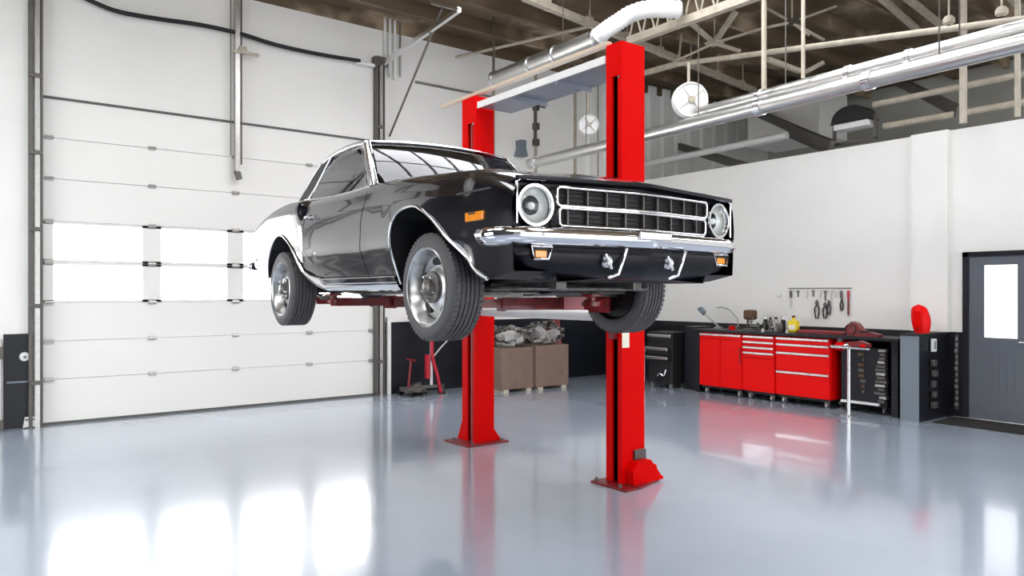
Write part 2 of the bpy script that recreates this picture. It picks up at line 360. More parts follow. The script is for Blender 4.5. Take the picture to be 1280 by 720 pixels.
# ================================================================== THE CAR
def build_car():
    th = math.radians(1.35)
    car = thing('muscle_car', 'black two-door muscle car raised on the red lift, front end towards the viewer', 'car', (3.25, 3.97, 1.28), -PI/2-th)
    Wt = [(-3.86, .86), (-3.7, .885), (-3.3, .908), (-2.73, .920), (-2.2, .918), (-1.5, .907), (-.9, .905), (-.45, .92), (0, .93), (.5, .915), (.75, .915), (.92, .910)]
    Tt = [(-3.86, .84), (-3.70, .92), (-3.4, 1.0), (-3.09, 1.055), (-2.75, 1.105), (-2.4, 1.125), (-2.1, 1.10), (-1.5, 1.085), (-.93, 1.09), (-.5, 1.085), (0, 1.05), (.3, 1.03), (.6, 1.0), (.8, .955), (.88, .925), (.92, .905)]
    Sh = [(-3.86, .70), (-3.4, .73), (-2.73, .765), (-2.1, .79), (-1.5, .80), (-.9, .80), (0, .80), (.6, .80), (.92, .80)]
    FA = [(-.47, .36), (-.465, .55), (-.455, .68), (-.40, .79), (-.28, .84), (-.12, .848), (.0, .815), (.15, .735), (.28, .635), (.45, .505), (.58, .415), (.68, .375)]
    RA = [(-3.22, .44), (-3.19, .58), (-3.08, .71), (-2.95, .79), (-2.80, .83), (-2.68, .82), (-2.55, .755), (-2.43, .66), (-2.33, .56), (-2.2, .455), (-2.02, .37), (-1.86, .33)]
    def zb(x):
        if FA[0][0] <= x <= FA[-1][0]: return lin(FA, x)
        if RA[0][0] <= x <= RA[-1][0]: return lin(RA, x)
        if x > .68: return .375+.04*max(0,(x-.72)/.2)
        if x < -3.22: return .44+(-3.22-x)*.25
        return .325
    grooves = [-.975, -2.13]
    def groove(x): return .016 if min(abs(x-g) for g in grooves) < .0045 else 0
    def side_y(x, z):
        T, W = interp(Tt, x), interp(Wt, x)
        k = [( .30, -.115), (.40, -.078), (.50, -.040), (.585, -.012), (.60, 0), (.62, .004), (.72, 0), (.82, -.004), (.92, -.022), (1.0, -.052)]
        s = (T-.0)/1.09
        y = W+lin([(a*1.0, b) for a, b in k], z/s if z > .62 else z)
        if x < -2.13:      # rear quarter leans out towards its top to mirror the bright door panes
            q = min(1, (-2.13-x)/.12); q = q*q*(3-2*q)
            y2 = W+lin([(.30, -.085), (.45, -.056), (.60, -.042), (.70, -.034), (.80, -.024), (.90, -.010), (1.0, .004), (1.04, .004), (1.08, -.012)], z)
            y = y+(y2-y)*q
        if x > .40:
            q = min(1, (x-.40)/.15); y3 = W+lin([(.30, -.022), (.60, -.006), (.72, 0), (.92, -.020), (1.0, -.05)], z); y = y+(y3-y)*q*q*(3-2*q)
        # flared lips above the wheels
        for cx, c2 in ((0.0, 1),):
            d = abs(x-cx)
            if d < .62 and z > .5: y += .012*math.cos(d/.62*PI/2)*max(0, 1-abs(z-.85)/.25)
        return y
    def vshift(x, y):
        if x <= .2: return x
        w = min(1, (x-.2)/.7); return x+.095*(1-min(1, abs(y)/.88))*w*w
    def section(x):
        T, S = interp(Tt, x), interp(Sh, x); z0 = zb(x); g = groove(x); pts = []
        cab = -2.82 < x < -.90
        if x > -.95:   # hood
            cen = T+.012+.03*min(1, max(0, (-x+.9)/1.2))
            pts = [(0, cen+.004), (.10, cen+.004), (.20, cen+.002), (.26, cen-.0), (.30, cen-.012), (.45, cen-.015), (.62, cen-.018), (S-.075, T-.004), (S-.07, T-.02), (S-.062, T-.02), (S-.057, T-.002)]
        elif cab:
            pts = [(0, .47), (.15, .47), (.3, .47), (.42, .47), (.52, .47), (.62, .47), (.70, .47), (.705, .6), (.71, .85), (.715, T-.03), (.735, T-.005)]
        else:
            cen = T+.005
            pts = [(0, cen), (.10, cen), (.22, cen), (.34, cen), (.46, cen-.002), (.54, cen-.004), (S-.12, T-.004), (S-.075, T-.006), (S-.07, T-.02), (S-.062, T-.02), (S-.057, T-.004)]
        hr_ = .11-.06*min(1, max(0, (-2.13-x)/.12)); yt = side_y(x, T-hr_); kr = hr_/.11
        pts += [(S-.02, T), (S+(yt-S)*.35, T-.008*kr), (S+(yt-S)*.68, T-.032*kr-g*.3), (yt-.006*kr-g*.5, T-.07*kr)]
        z1 = T-hr_
        for k in range(17):
            z = z1+(z0-z1)*k/16; pts.append((side_y(x, z)-g*(1 if z > .36 else 0), z))
        return [(vshift(x, y), y, z) for y, z in pts]
    X = set(); x = .92
    while x > -3.86: X.add(round(x, 4)); x -= .03
    X |= {-3.86, .91, .90, .885, .87}
    for g in grooves: X |= {g-.006, g-.004, g+.004, g+.006}
    X |= {-.899, -.95, -2.815, -2.825}
    for t in (FA, RA):
        for a, _ in t: X.add(a)
        X.add(t[0][0]-.002); X.add(t[-1][0]+.002)
    X = sorted(X, reverse=True)
    X = [x for i, x in enumerate(X) if i == 0 or X[i-1]-x > .0008]
    secs = [section(x) for x in X]; n = len(secs[0]); NS = 14      # first side rows start at index 11
    body, hood, lid = MB(), MB(), MB(); doors = {1: MB(), -1: MB()}
    for sgn in (1, -1):
        for i in range(len(X)-1):
            xm = (X[i]+X[i+1])/2
            for j in range(n-1):
                q = [secs[i][j], secs[i][j+1], secs[i+1][j+1], secs[i+1][j]]
                q = [(a, b*sgn, c) for a, b, c in q]; zm = sum(p[2] for p in q)/4
                tgt = body
                if j < 7 and xm > -.92: tgt = hood
                elif j < 7 and xm < -2.82: tgt = lid
                elif j >= 12 and -2.126 < xm < -.979 and zm > .38: tgt = doors[sgn]
                tgt.add(q, [(0, 1, 2, 3)])
    # tail panel
    s = secs[-1]; tail = [(p[0], p[1], p[2]) for p in s]+[(p[0], -p[1], p[2]) for p in reversed(s[1:])]
    body.add(tail, [tuple(range(len(tail)))])
    def weld(o):
        bm = bmesh.new(); bm.from_mesh(o.data); bmesh.ops.remove_doubles(bm, verts=bm.verts, dist=.0004)
        bmesh.ops.recalc_face_normals(bm, faces=bm.faces); bm.to_mesh(o.data); bm.free()
        for p in o.data.polygons: p.use_smooth = True
        o.data.set_sharp_from_angle(angle=math.radians(34)); return o
    b = weld(body.build('body_shell', M['paint'], car))
    weld(hood.build('hood', M['paint'], car)); weld(lid.build('trunk_lid', M['paint'], car))
    for sgn in (1, -1):
        d = weld(doors[sgn].build('door', M['paint'], car))
        y = side_y(-2.0, .93)
        hm = MB().tube(smoothpath([(-2.06, sgn*(y-.01), .935), (-2.05, sgn*(y+.03), .937), (-1.92, sgn*(y+.03), .937), (-1.91, sgn*(y-.01), .935)]), .011, 8)
        lbl(hm.build('door_handle', M['chrome'], d, 40), 'chrome door handle')
    # wheel-arch mouldings, rocker mouldings
    for sgn in (1, -1):
        for A in (FA, RA):
            pts = [(a, sgn*(side_y(a, z)+.004), z) for a, z in A]
            pts = smoothpath(pts, 4)
            MB().tube(pts, .010, 8).build('wheel_arch_trim', M['chrome'], car, 60)
        m = MB(); rows = []
        x = -.49
        while x > -2.42:
            dz = zb(x)-.325 if x < -1.86 else 0; k_ = max(.25, 1-max(0, -1.86-x)/.7)
            row = [(.092*k_, .012), (.082*k_, .034), (.05*k_, .036), (.043*k_, .022), (.02*k_, .024), (-.007, .012), (-.013, -.03)]
            rows.append([(x, sgn*(side_y(x, .325+dz+a_)+b_*(k_ if b_ > 0 else 1)), .325+dz+a_) for a_, b_ in row]); x -= .03
        m.grid(rows); m.build('rocker_moulding', M['chrome'], car, 30)
        # belt moulding under the side glass
        m = MB().tube([(x/100, sgn*.792, interp(Tt, x/100)+.004) for x in range(-96, -245, -8)], .008, 8)
        m.build('belt_moulding', M['chrome'], car, 60)
    # underbody and liners
    ub = MB()
    for sgn in (1, -1):
        r1 = []
        for xx, s in zip(X, secs):
            p = s[-1]; zl = p[2]
            r1.append([(p[0], sgn*p[1], zl), (p[0], sgn*.62, max(zl, .36)+.0), (p[0], sgn*.60, .36 if zl > .36 else zl+.04), (p[0], 0, .37 if xx < .7 else .40)])
        ub.grid(r1)
    ub.build('underbody', M['chassis'], car, 30)
    # ---- front fascia
    def fx(y, base=.90): return base+.095*(1-min(1, abs(y)/.88))
    m = MB(); rows = []
    for k in range(45):
        y = -.885+1.77*k/44
        rows.append([(fx(y, .925), y, .935-.02*abs(y)), (fx(y, .925), y, .915-.02*abs(y)), (fx(y, .86), y, .905-.02*abs(y)), (fx(y, .85), y, .66), (fx(y, .90), y, .64), (fx(y, .90), y, .56)])
    m.grid(rows); m.build('nose_panel', M['valance'], car, 30, solid=.006)
    # hood lip fill
    # grille
    gr = MB(); N = 40
    gr.grid([[(fx(y, .862), y, z) for z in (.66, .72, .77, .82, .875)] for y in [-.62+1.24*k/N for k in range(N+1)]])
    g = gr.build('grille', M['black'], car, 40)
    for k in range(9):
        y = -.53+1.06*k/8; MB().box(fx(y, .866), fx(y, .888), y-.006, y+.006, .67, .865).build('grille_bar', M['dsteel'], g)
    for z in (.69, .715, .74, .80, .825, .85):
        MB().tube([(fx(y, .876), y, z) for y in (-.6, 0, .6)], .0025, 6).build('grille_slat', M['black'], g)
    def rring(y0, y1, z0, z1, r, base):
        pts = []
        for cy, cz, a0 in ((y1-r, z1-r, 0), (y0+r, z1-r, 90), (y0+r, z0+r, 180), (y1-r, z0+r, 270)):
            for k in range(5):
                a = math.radians(a0+22.5*k); pts.append((cy+r*math.cos(a), cz+r*math.sin(a)))
        out = []
        for (a, b), (c, d) in zip(pts, pts[1:]+pts[:1]):
            nn = 12 if abs(a-c) > .3 else 1
            for k in range(nn): yy = a+(c-a)*k/nn; out.append((fx(yy, base), yy, b+(d-b)*k/nn))
        return out
    for z0, z1, w in ((.775, .875, .615), (.665, .762, .600)):
        MB().tube(rring(-w, w, z0, z1, .022, .905), .0095, 8, closed=True).build('grille_surround', M['chrome'], car, 60)
    # headlamps
    for sgn in (1, -1):
        y = sgn*.748; o = (fx(y, .868), y, .768); ax = Vector((1, sgn*.10, 0))
        h = MB().lathe([(.118, -.02), (.118, .035), (.113, .045), (.100, .045), (.094, .035), (.092, .02)], o, ax, 40).build('headlamp', M['chrome'], car, 40)
        MB().lathe([(.092, .02), (.07, 0), (.045, -.02), (.02, -.035), (.001, -.036)], o, ax, 32).build('reflector', M['reflector'], h, 50)
        MB().lathe([(.094, .028), (.08, .042), (.05, .052), (.02, .056), (.001, .057)], o, ax, 32).build('lens', M['lens'], h, 60)
        MB().lathe([(.018, -.03), (.02, .0), (.012, .012), (.001, .014)], o, ax, 16).build('bulb', M['white'], h, 60)
        # bezel panel and chrome edge strip
        pts = [(fx(sgn*.873, .915), sgn*.873, z) for z in (.665, .72, .8, .885)]
        MB().tube(pts+[(fx(sgn*.85, .915), sgn*.85, .903), (fx(sgn*.70, .915), sgn*.70, .905)], .008, 8).build('headlamp_trim', M['chrome'], car, 50)
    # bumper: swept section
    def bx(y): return fx(y, .945)+0.0
    path = []
    for k in range(41):
        y = -.90+1.8*k/40; e = max(0, abs(y)-.78)/.12; path.append((bx(y)-.05*e*e, y, 1))
    left = [(.70, -.955, 0), (.78, -.958, 0), (.84, -.952, 0), (.875, -.935, 0)]
    full = [(a, b) for a, b, _ in left]+[(a, b) for a, b, _ in path]+[(a, -b) for a, b, _ in reversed(left)]
    prof = [(-.03, .645), (0, .652), (.028, .640), (.040, .615), (.034, .588), (.012, .560), (-.02, .548), (-.04, .55)]
    rows = []
    for i, (a, b) in enumerate(full):
        p0 = full[max(i-1, 0)]; p1 = full[min(i+1, len(full)-1)]
        d = Vector((p1[0]-p0[0], p1[1]-p0[1])).normalized(); nrm = Vector((d.y, -d.x))
        rows.append([(a+nrm.x*o, b+nrm.y*o, z) for o, z in prof])
    bm_ = MB().grid(rows); bp = bm_.build('front_bumper', M['chrome'], car, 50, solid=.004)
    # centre pad of the bumper
    MB().box(fx(0, .975), fx(0, .99), -.13, .13, .60, .648, .006).build('bumper_pad', M['satin'], bp)
    # valance
    rows = []
    for k in range(37):
        y = -.90+1.80*k/36; e = max(0, abs(y)-.66)/.24; bo = .385+.10*max(0, e)**1.5
        rows.append([(fx(y, .925)-.03*e, y, .565), (fx(y, .935)-.03*e, y*.998, .50), (fx(y, .915)-.05*e, y*.985, max(.43, bo+.01)), (fx(y, .87)-.10*e, y*.96, bo), (fx(y, .80)-.1*e, y*.94, bo-.01)])
    va = MB().grid(rows).build('front_valance', M['valance'], car, 40, solid=.005)
    for sgn in (1, -1):
        xx = fx(.73, .925); s = sgn
        pl = [(s*.80, .545), (s*.665, .545), (s*.69, .478), (s*.79, .478)]
        pl = [(xx+.012 if True else 0, a, b_) for a, b_ in pl]
        park = MB().tube(pl, .007, 8, closed=True).build('parking_lamp', M['chrome'], car, 50)
        MB().box(xx-.005, xx+.012, s*.70, s*.775, .487, .525, .004).build('lens', M['orange'], park)
        MB().box(xx-.01, xx+.006, s*.68, s*.79, .482, .543).build('housing', M['black'], park)
    for yl, ys_ in ((-.315, -.235), (.165, .26)):
        xx = fx(yl, .95)
        tl = MB().lathe([(.034, -.01), (.036, .012), (.028, .02), (.02, .014), (.001, .012)], (xx-.01, yl, .475), (1, 0, 0), 20)
        tl.tube([(xx+.005, yl-.02, .515), (xx+.012, yl, .475), (xx+.005, yl+.025, .435)], .010, 8)
        lbl(tl.build('tow_eye', M['satin'], car, 50), 'bright round fitting below the bumper')
        MB().tube([(fx(ys_, .955), ys_+.055, .55), (fx(ys_, .96), ys_+.02, .48), (fx(ys_, .945), ys_, .405), (fx(ys_, .93), ys_-.06, .385)], .010, 8).build('bumper_guard', M['chrome'], car, 50)
    # side marker lamps, fender recess
    for sgn in (1, -1):
        y = side_y(.58, .725)
        mk = MB().box(.49, .67, sgn*(y-.01), sgn*(y+.012), .700, .752, .006).build('side_marker', M['orange'], car)
        MB().box(.53, .60, sgn*(y+.0115), sgn*(y+.014), .738, .748).build('marker_emblem', M['black'], mk)
        y = side_y(.55, .86)
        MB().box(.36, .72, sgn*(y-.012), sgn*(y+.002), .865, .878, .003).build('fender_vent', M['vinyl'], car)
        y = side_y(-3.70, .66)
        MB().box(-3.78, -3.66, sgn*(y-.04), sgn*(y+.006), .62, .70, .006).build('rear_marker', M['redlens'], car)
    # rear end (tail lamps, bumper)
    for sgn in (1, -1):
        MB().box(-3.89, -3.85, sgn*.30, sgn*.68, .70, .80, .01).build('tail_lamp', M['redlens'], car)
    MB().tube(smoothpath([(-3.87, -.80, .58), (-3.92, -.74, .58), (-3.95, 0, .58), (-3.92, .74, .58), (-3.87, .80, .58)]), .045, 10).build('rear_bumper', M['chrome'], car, 50)
    # ---- greenhouse
    def hdr(y): return (-1.30-.05*(y/.66)**2, y, 1.515-.028*(y/.66)**2)
    def roofp(u, y):   # u 0 front .. 1 rear
        f = hdr(y); r = (-2.34-.04*(y/.66)**2, y, 1.475-.03*(y/.66)**2)
        return (f[0]+(r[0]-f[0])*u, y, f[2]+(r[2]-f[2])*u+.022*math.sin(PI*u))
    ysx = [-.66+1.32*k/16 for k in range(17)]
    rf = MB().grid([[roofp(u/10, y) for y in ysx] for u in range(11)]).build('roof', M['vinyl'], car, 40, solid=.035)
    MB().grid([[Vector(roofp(u/10, y*.96))-Vector((0, 0, .045)) for y in ysx] for u in range(11)]).build('headliner', M['wall'], car, 40)  # pale lining added to lighten the view through the side glass
    bx_ = lambda y: (-.80-.14*(y/.79)**2, y, 1.095-.0*(y/.79)**2)
    rows = []
    for k in range(17):
        q = -1+2*k/16
        a = Vector(bx_(q*.775)); b2 = Vector(hdr(q*.655))
        rows.append([a.lerp(b2, t/6)+Vector((.02, 0, .02))*math.sin(PI*t/6) for t in range(7)])
    MB().grid(rows).build('windshield', M['wshield'], car, 60)
    frame = [Vector(bx_(q/8*.785)) for q in range(-8, 9)]+[Vector(hdr(q/8*.665))+Vector((.012, 0, .004)) for q in range(8, -9, -1)]
    MB().tube(frame, .011, 8, closed=True).build('windshield_moulding', M['chrome'], car, 60)
    MB().grid([[Vector(bx_(q/8*.80))+Vector((.13*t, 0, -.002-.012*t)) for t in (-.5, 0, 1)] for q in range(-8, 9)]).build('cowl', M['vinyl'], car, 40)
    for sgn in (1, -1):
        # A pillar
        a = Vector((-.955, sgn*.795, 1.075)); b2 = Vector((-1.37, sgn*.675, 1.478))
        MB().tube([a+Vector((-.03, 0, 0)), a.lerp(b2, .5)+Vector((0, sgn*.012, .015)), b2], [.032, .026, .024], 10).build('windshield_pillar', M['satin'], car, 50)
        # roof rail
        rp = [(-1.36, sgn*.680, 1.485), (-1.6, sgn*.688, 1.497), (-1.9, sgn*.688, 1.49), (-2.13, sgn*.686, 1.468)]
        MB().tube(smoothpath(rp, 5), .019, 10).build('roof_rail', M['satin'], car, 50)
        # side glass
        lo = [(-1.02, 1.10), (-1.3, 1.10), (-1.6, 1.10), (-1.9, 1.105), (-2.12, 1.11), (-2.27, 1.125)]
        hi = [(-1.38, 1.465), (-1.5, 1.478), (-1.7, 1.485), (-1.9, 1.478), (-1.99, 1.468), (-2.05, 1.452)]
        rows = []
        for (a0, c0), (a1, c1) in zip(lo, hi):
            rows.append([(a0+(a1-a0)*t/5, sgn*(.785-(.785-.676)*(t/5)**1.2+.012*math.sin(PI*t/5)), c0+(c1-c0)*t/5) for t in range(6)])
        MB().grid(rows).build('side_window', M['sideglass'], car, 60)
        # vent glass bar, rear glass edge
        MB().tube([(-1.10, sgn*.792, 1.10), (-1.42, sgn*.683, 1.47)], .009, 8).build('vent_window_bar', M['chrome'], car, 60)
        MB().tube(smoothpath([(-2.05, sgn*.688, 1.468), (-2.12, sgn*.722, 1.36), (-2.21, sgn*.765, 1.22), (-2.31, sgn*.795, 1.125)]), .011, 8).build('quarter_window_trim', M['chrome'], car, 60)
        # sail panel
        fr_ = [(-2.06, .684, 1.470), (-2.12, .718, 1.36), (-2.21, .762, 1.22), (-2.31, .792, 1.115)]
        re_ = [(-2.36, .662, 1.445), (-2.47, .690, 1.35), (-2.61, .722, 1.22), (-2.75, .745, 1.10)]
        rows = [[Vector((a[0], sgn*a[1], a[2])).lerp(Vector((c[0], sgn*c[1], c[2])), t/5) for t in range(6)] for a, c in zip(smoothpath(fr_), smoothpath(re_))]
        MB().grid(rows).build('sail_panel', M['vinyl'], car, 60, solid=.02)
        MB().tube(smoothpath([(c[0]+.015, sgn*(c[1]-.0), c[2]+.012) for c in re_]), .010, 8).build('rear_window_trim', M['chrome'], car, 60)
    rows = []
    for k in range(13):
        q = -1+k/6
        a = Vector((-2.36-.02*q*q, q*.65, 1.468-.03*q*q)); b2 = Vector((-2.88+.08*q*q, q*.73, 1.09))
        rows.append([a.lerp(b2, t/6)+Vector((0, 0, .03))*math.sin(PI*t/6) for t in range(7)])
    MB().grid(rows).build('rear_window', M['glass'], car, 60)
    MB().box(-2.82, -2.66, -.70, .70, 1.03, 1.06).build('parcel_shelf', M['vinyl'], car)
    # interior
    MB().prism([(-.90, 1.06), (-1.10, 1.07), (-1.20, 1.02), (-1.18, .86), (-.9, .82)], 'y', -.70, .70).build('dashboard', M['vinyl'], car)
    ring = [(-1.30+.03*math.sin(a)*0-.09*math.sin(a), .36+.19*math.cos(a), 1.02+.17*math.sin(a)) for a in [2*PI*k/24 for k in range(24)]]
    sw = MB().tube(ring, .012, 8, closed=True); sw.tube([(-1.30, .18, 1.02), (-1.30, .54, 1.02)], .010, 8).tube([(-1.30, .36, 1.02), (-1.12, .36, .95)], .02, 8)
    sw.build('steering_wheel', M['vinyl'], car, 60)
    for y in (-.36, .36):
        s_ = MB().box(-1.95, -1.45, y-.25, y+.25, .62, .76, .05)
        s_.obox((-1.99, y, .98), (.06, 0, .0), (0, .24, 0), (-.06, 0, .27)); s_.box(-2.10, -2.02, y-.12, y+.12, 1.22, 1.36, .03)
        s_.build('front_seat', M['seat'], car, 40)
    rs = MB().box(-2.62, -2.25, -.62, .62, .62, .78, .05); rs.obox((-2.68, 0, .92), (.05, 0, 0), (0, .62, 0), (-.05, 0, .20))
    rs.build('rear_seat', M['seat'], car, 40)
    MB().obox((-1.40, .0, 1.40), (.006, 0, 0), (0, .11, 0), (0, 0, .028)).build('mirror', M['satin'], car)
    # ---- running gear
    MB().box(-.16, .16, -.52, .52, .29, .37, .02).build('crossmember', M['susp'], car)
    MB().box(-.55, .62, -.36, -.28, .315, .385, .01).box(-.55, .62, .28, .36, .315, .385, .01).build('subframe', M['susp'], car)
    MB().prism([(-.35, .33), (.30, .33), (.30, .30), (.06, .28), (-.30, .29)], 'y', -.14, .14).build('oil_pan', M['chassis'], car)
    MB().tube(smoothpath([(.02, -.70, .33), (.40, -.58, .33), (.52, -.45, .325), (.55, 0, .325), (.52, .45, .325), (.40, .58, .33), (.02, .70, .33)]), .013, 8).build('sway_bar', M['susp'], car, 60)
    for sgn in (1, -1):
        m = MB().prism([(-.20, .30*1), (.20, .30), (.06, .68), (-.06, .68)], 'z', .27, .30)
        m.v = [(a, b_*sgn, c) for a, b_, c in m.v]; m.build('control_arm', M['susp'], car)
        MB().lathe([(.055, 0), (.055, .32)], (0, sgn*.50, .29), (0, 0, 1), 14).build('spring', M['chassis'], car, 60)
        MB().tube([(.17, sgn*.10, .30), (.15, sgn*.66, .30)], .012, 8).build('tie_rod', M['susp'], car, 60)
        MB().tube(smoothpath([(-.3, sgn*.25, .36), (-1.0, sgn*.25, .33), (-2.2, sgn*.35, .31), (-2.9, sgn*.45, .40), (-3.75, sgn*.45, .42)]), .028, 10).build('exhaust_pipe', M['susp'], car, 60)
        MB().tube([(-1.95, sgn*.50, .36), (-2.73, sgn*.50, .25), (-3.45, sgn*.50, .42)], .022, 8).build('leaf_spring', M['chassis'], car, 60)
        MB().box(-1.9, -.6, sgn*.60, sgn*.68, .315, .37, .01).build('pinch_rail', M['chassis'], car)
    MB().tube([(-2.73, -.68, .335), (-2.73, .68, .335)], .038, 12).lathe([(.03, -.13), (.10, -.09), (.12, 0), (.10, .09), (.03, .13)], (-2.73, 0, .335), (1, 0, 0), 20).build('rear_axle', M['chassis'], car, 50)
    MB().tube([(-.5, 0, .40), (-2.6, 0, .36)], .035, 12).build('drive_shaft', M['susp'], car, 60)
    MB().box(-3.5, -3.05, -.42, .42, .33, .44, .03).build('fuel_tank', M['chassis'], car)
    # ---- wheels
    def wheel(cx, cy, sgn):
        o = (cx, cy, .335); ax = (0, sgn, 0)      # outwards
        h = .112; R = .335; ri = .245
        prof = [(.232, -h+.01), (ri, -h), (.275, -h-.006), (.305, -h-.002), (.322, -h+.012), (.331, -h+.03)]
        for g0 in (-.062, -.030, .0, .030, .062):
            prof += [(R, g0-.0055-.0), (R-.009, g0-.004), (R-.009, g0+.004), (R, g0+.0055)]
        prof += [(.331, h-.03), (.322, h-.012), (.305, h+.002), (.296, h+.004), (.293, h+.001), (.275, h+.006), (ri, h), (.232, h-.01)]
        rim = [(.247, h-.004), (.250, h+.004), (.244, h+.008), (.236, h+.004), (.228, h-.012), (.218, h-.03), (.205, h-.07), (.200, h-.085), (.17, h-.085), (.14, h-.07), (.12, h-.055), (.085, h-.05), (.001, h-.05)]
        w = MB().lathe(rim, o, ax, 48).build('wheel', M['rim'], car, 45)
        rb = MB().lathe([(.236, -h), (.225, -h+.02), (.215, 0), (.205, h-.07)], o, ax, 40).lathe([(.215, -h+.04), (.10, -h+.03), (.001, -h+.03)], o, ax, 40)
        rb.build('brake_drum', M['chassis'], w, 45)
        t = MB().lathe(prof, o, ax, 96)
        # tread blocks: shallow cross ribs on the outer shoulders
        for k in range(60):
            a = 2*PI*k/60
            for s0, s1 in ((-.098, -.066), (-.056, -.036), (-.024, -.006), (.006, .024), (.036, .056), (.066, .098)):
                aa = a+(.03 if s0 > 0 else 0); r0 = R-.004
                c = Vector((o[0]+r0*math.cos(aa), o[1]+sgn*(s0+s1)/2, o[2]+r0*math.sin(aa)))
                tg = Vector((-math.sin(aa), 0, math.cos(aa))); rd = Vector((math.cos(aa), 0, math.sin(aa)))
                t.obox(c, tg*.011, Vector((0, (s1-s0)/2, 0))+tg*.004, rd*.0065)
        t.build('tire', M['tire'], w, 40)
        # dark slots between the spokes, hub and nuts
        for k in range(5):
            a = 2*PI*k/5+.3; c = Vector((o[0]+.162*math.cos(a), o[1]+sgn*(h-.073), o[2]+.162*math.sin(a)))
            tg = Vector((-math.sin(a), 0, math.cos(a))); rd = Vector((math.cos(a), 0, math.sin(a)))
            sl = MB(); pts = []
            for q in range(14):
                b_ = 2*PI*q/14; pts.append(c+tg*.046*math.cos(b_)+rd*.026*math.sin(b_))
            sl.add([p+Vector((0, sgn*.004, 0)) for p in pts]+[p-Vector((0, sgn*.02, 0)) for p in pts], [tuple(range(14))]+[(q, (q+1) % 14, 14+(q+1) % 14, 14+q) for q in range(14)])
            sl.build('slot', M['black'], w)
        MB().lathe([(.10, h-.052), (.098, h-.035), (.08, h-.03), (.055, h-.028), (.05, h-.0), (.04, h+.008), (.001, h+.01)], o, ax, 28).build('hub_cap', M['susp'], w, 40)
        MB().lathe([(.1, h-.034), (.1, h-.03), (.075, h-.029)], o, ax, 28).build('hub_ring', M['susp'], w, 40)
        for k in range(5):
            a = 2*PI*k/5+.9; c = (o[0]+.077*math.cos(a), o[1], o[2]+.077*math.sin(a))
            MB().lathe([(.013, h-.04), (.013, h-.012), (.009, h-.004), (.001, h-.003)], c, ax, 6).build('lug_nut', M['chrome'], w)
    for cx in (0, -2.73):
        for sgn in (1, -1): wheel(cx, sgn*.788, sgn)
    return car
build_car()

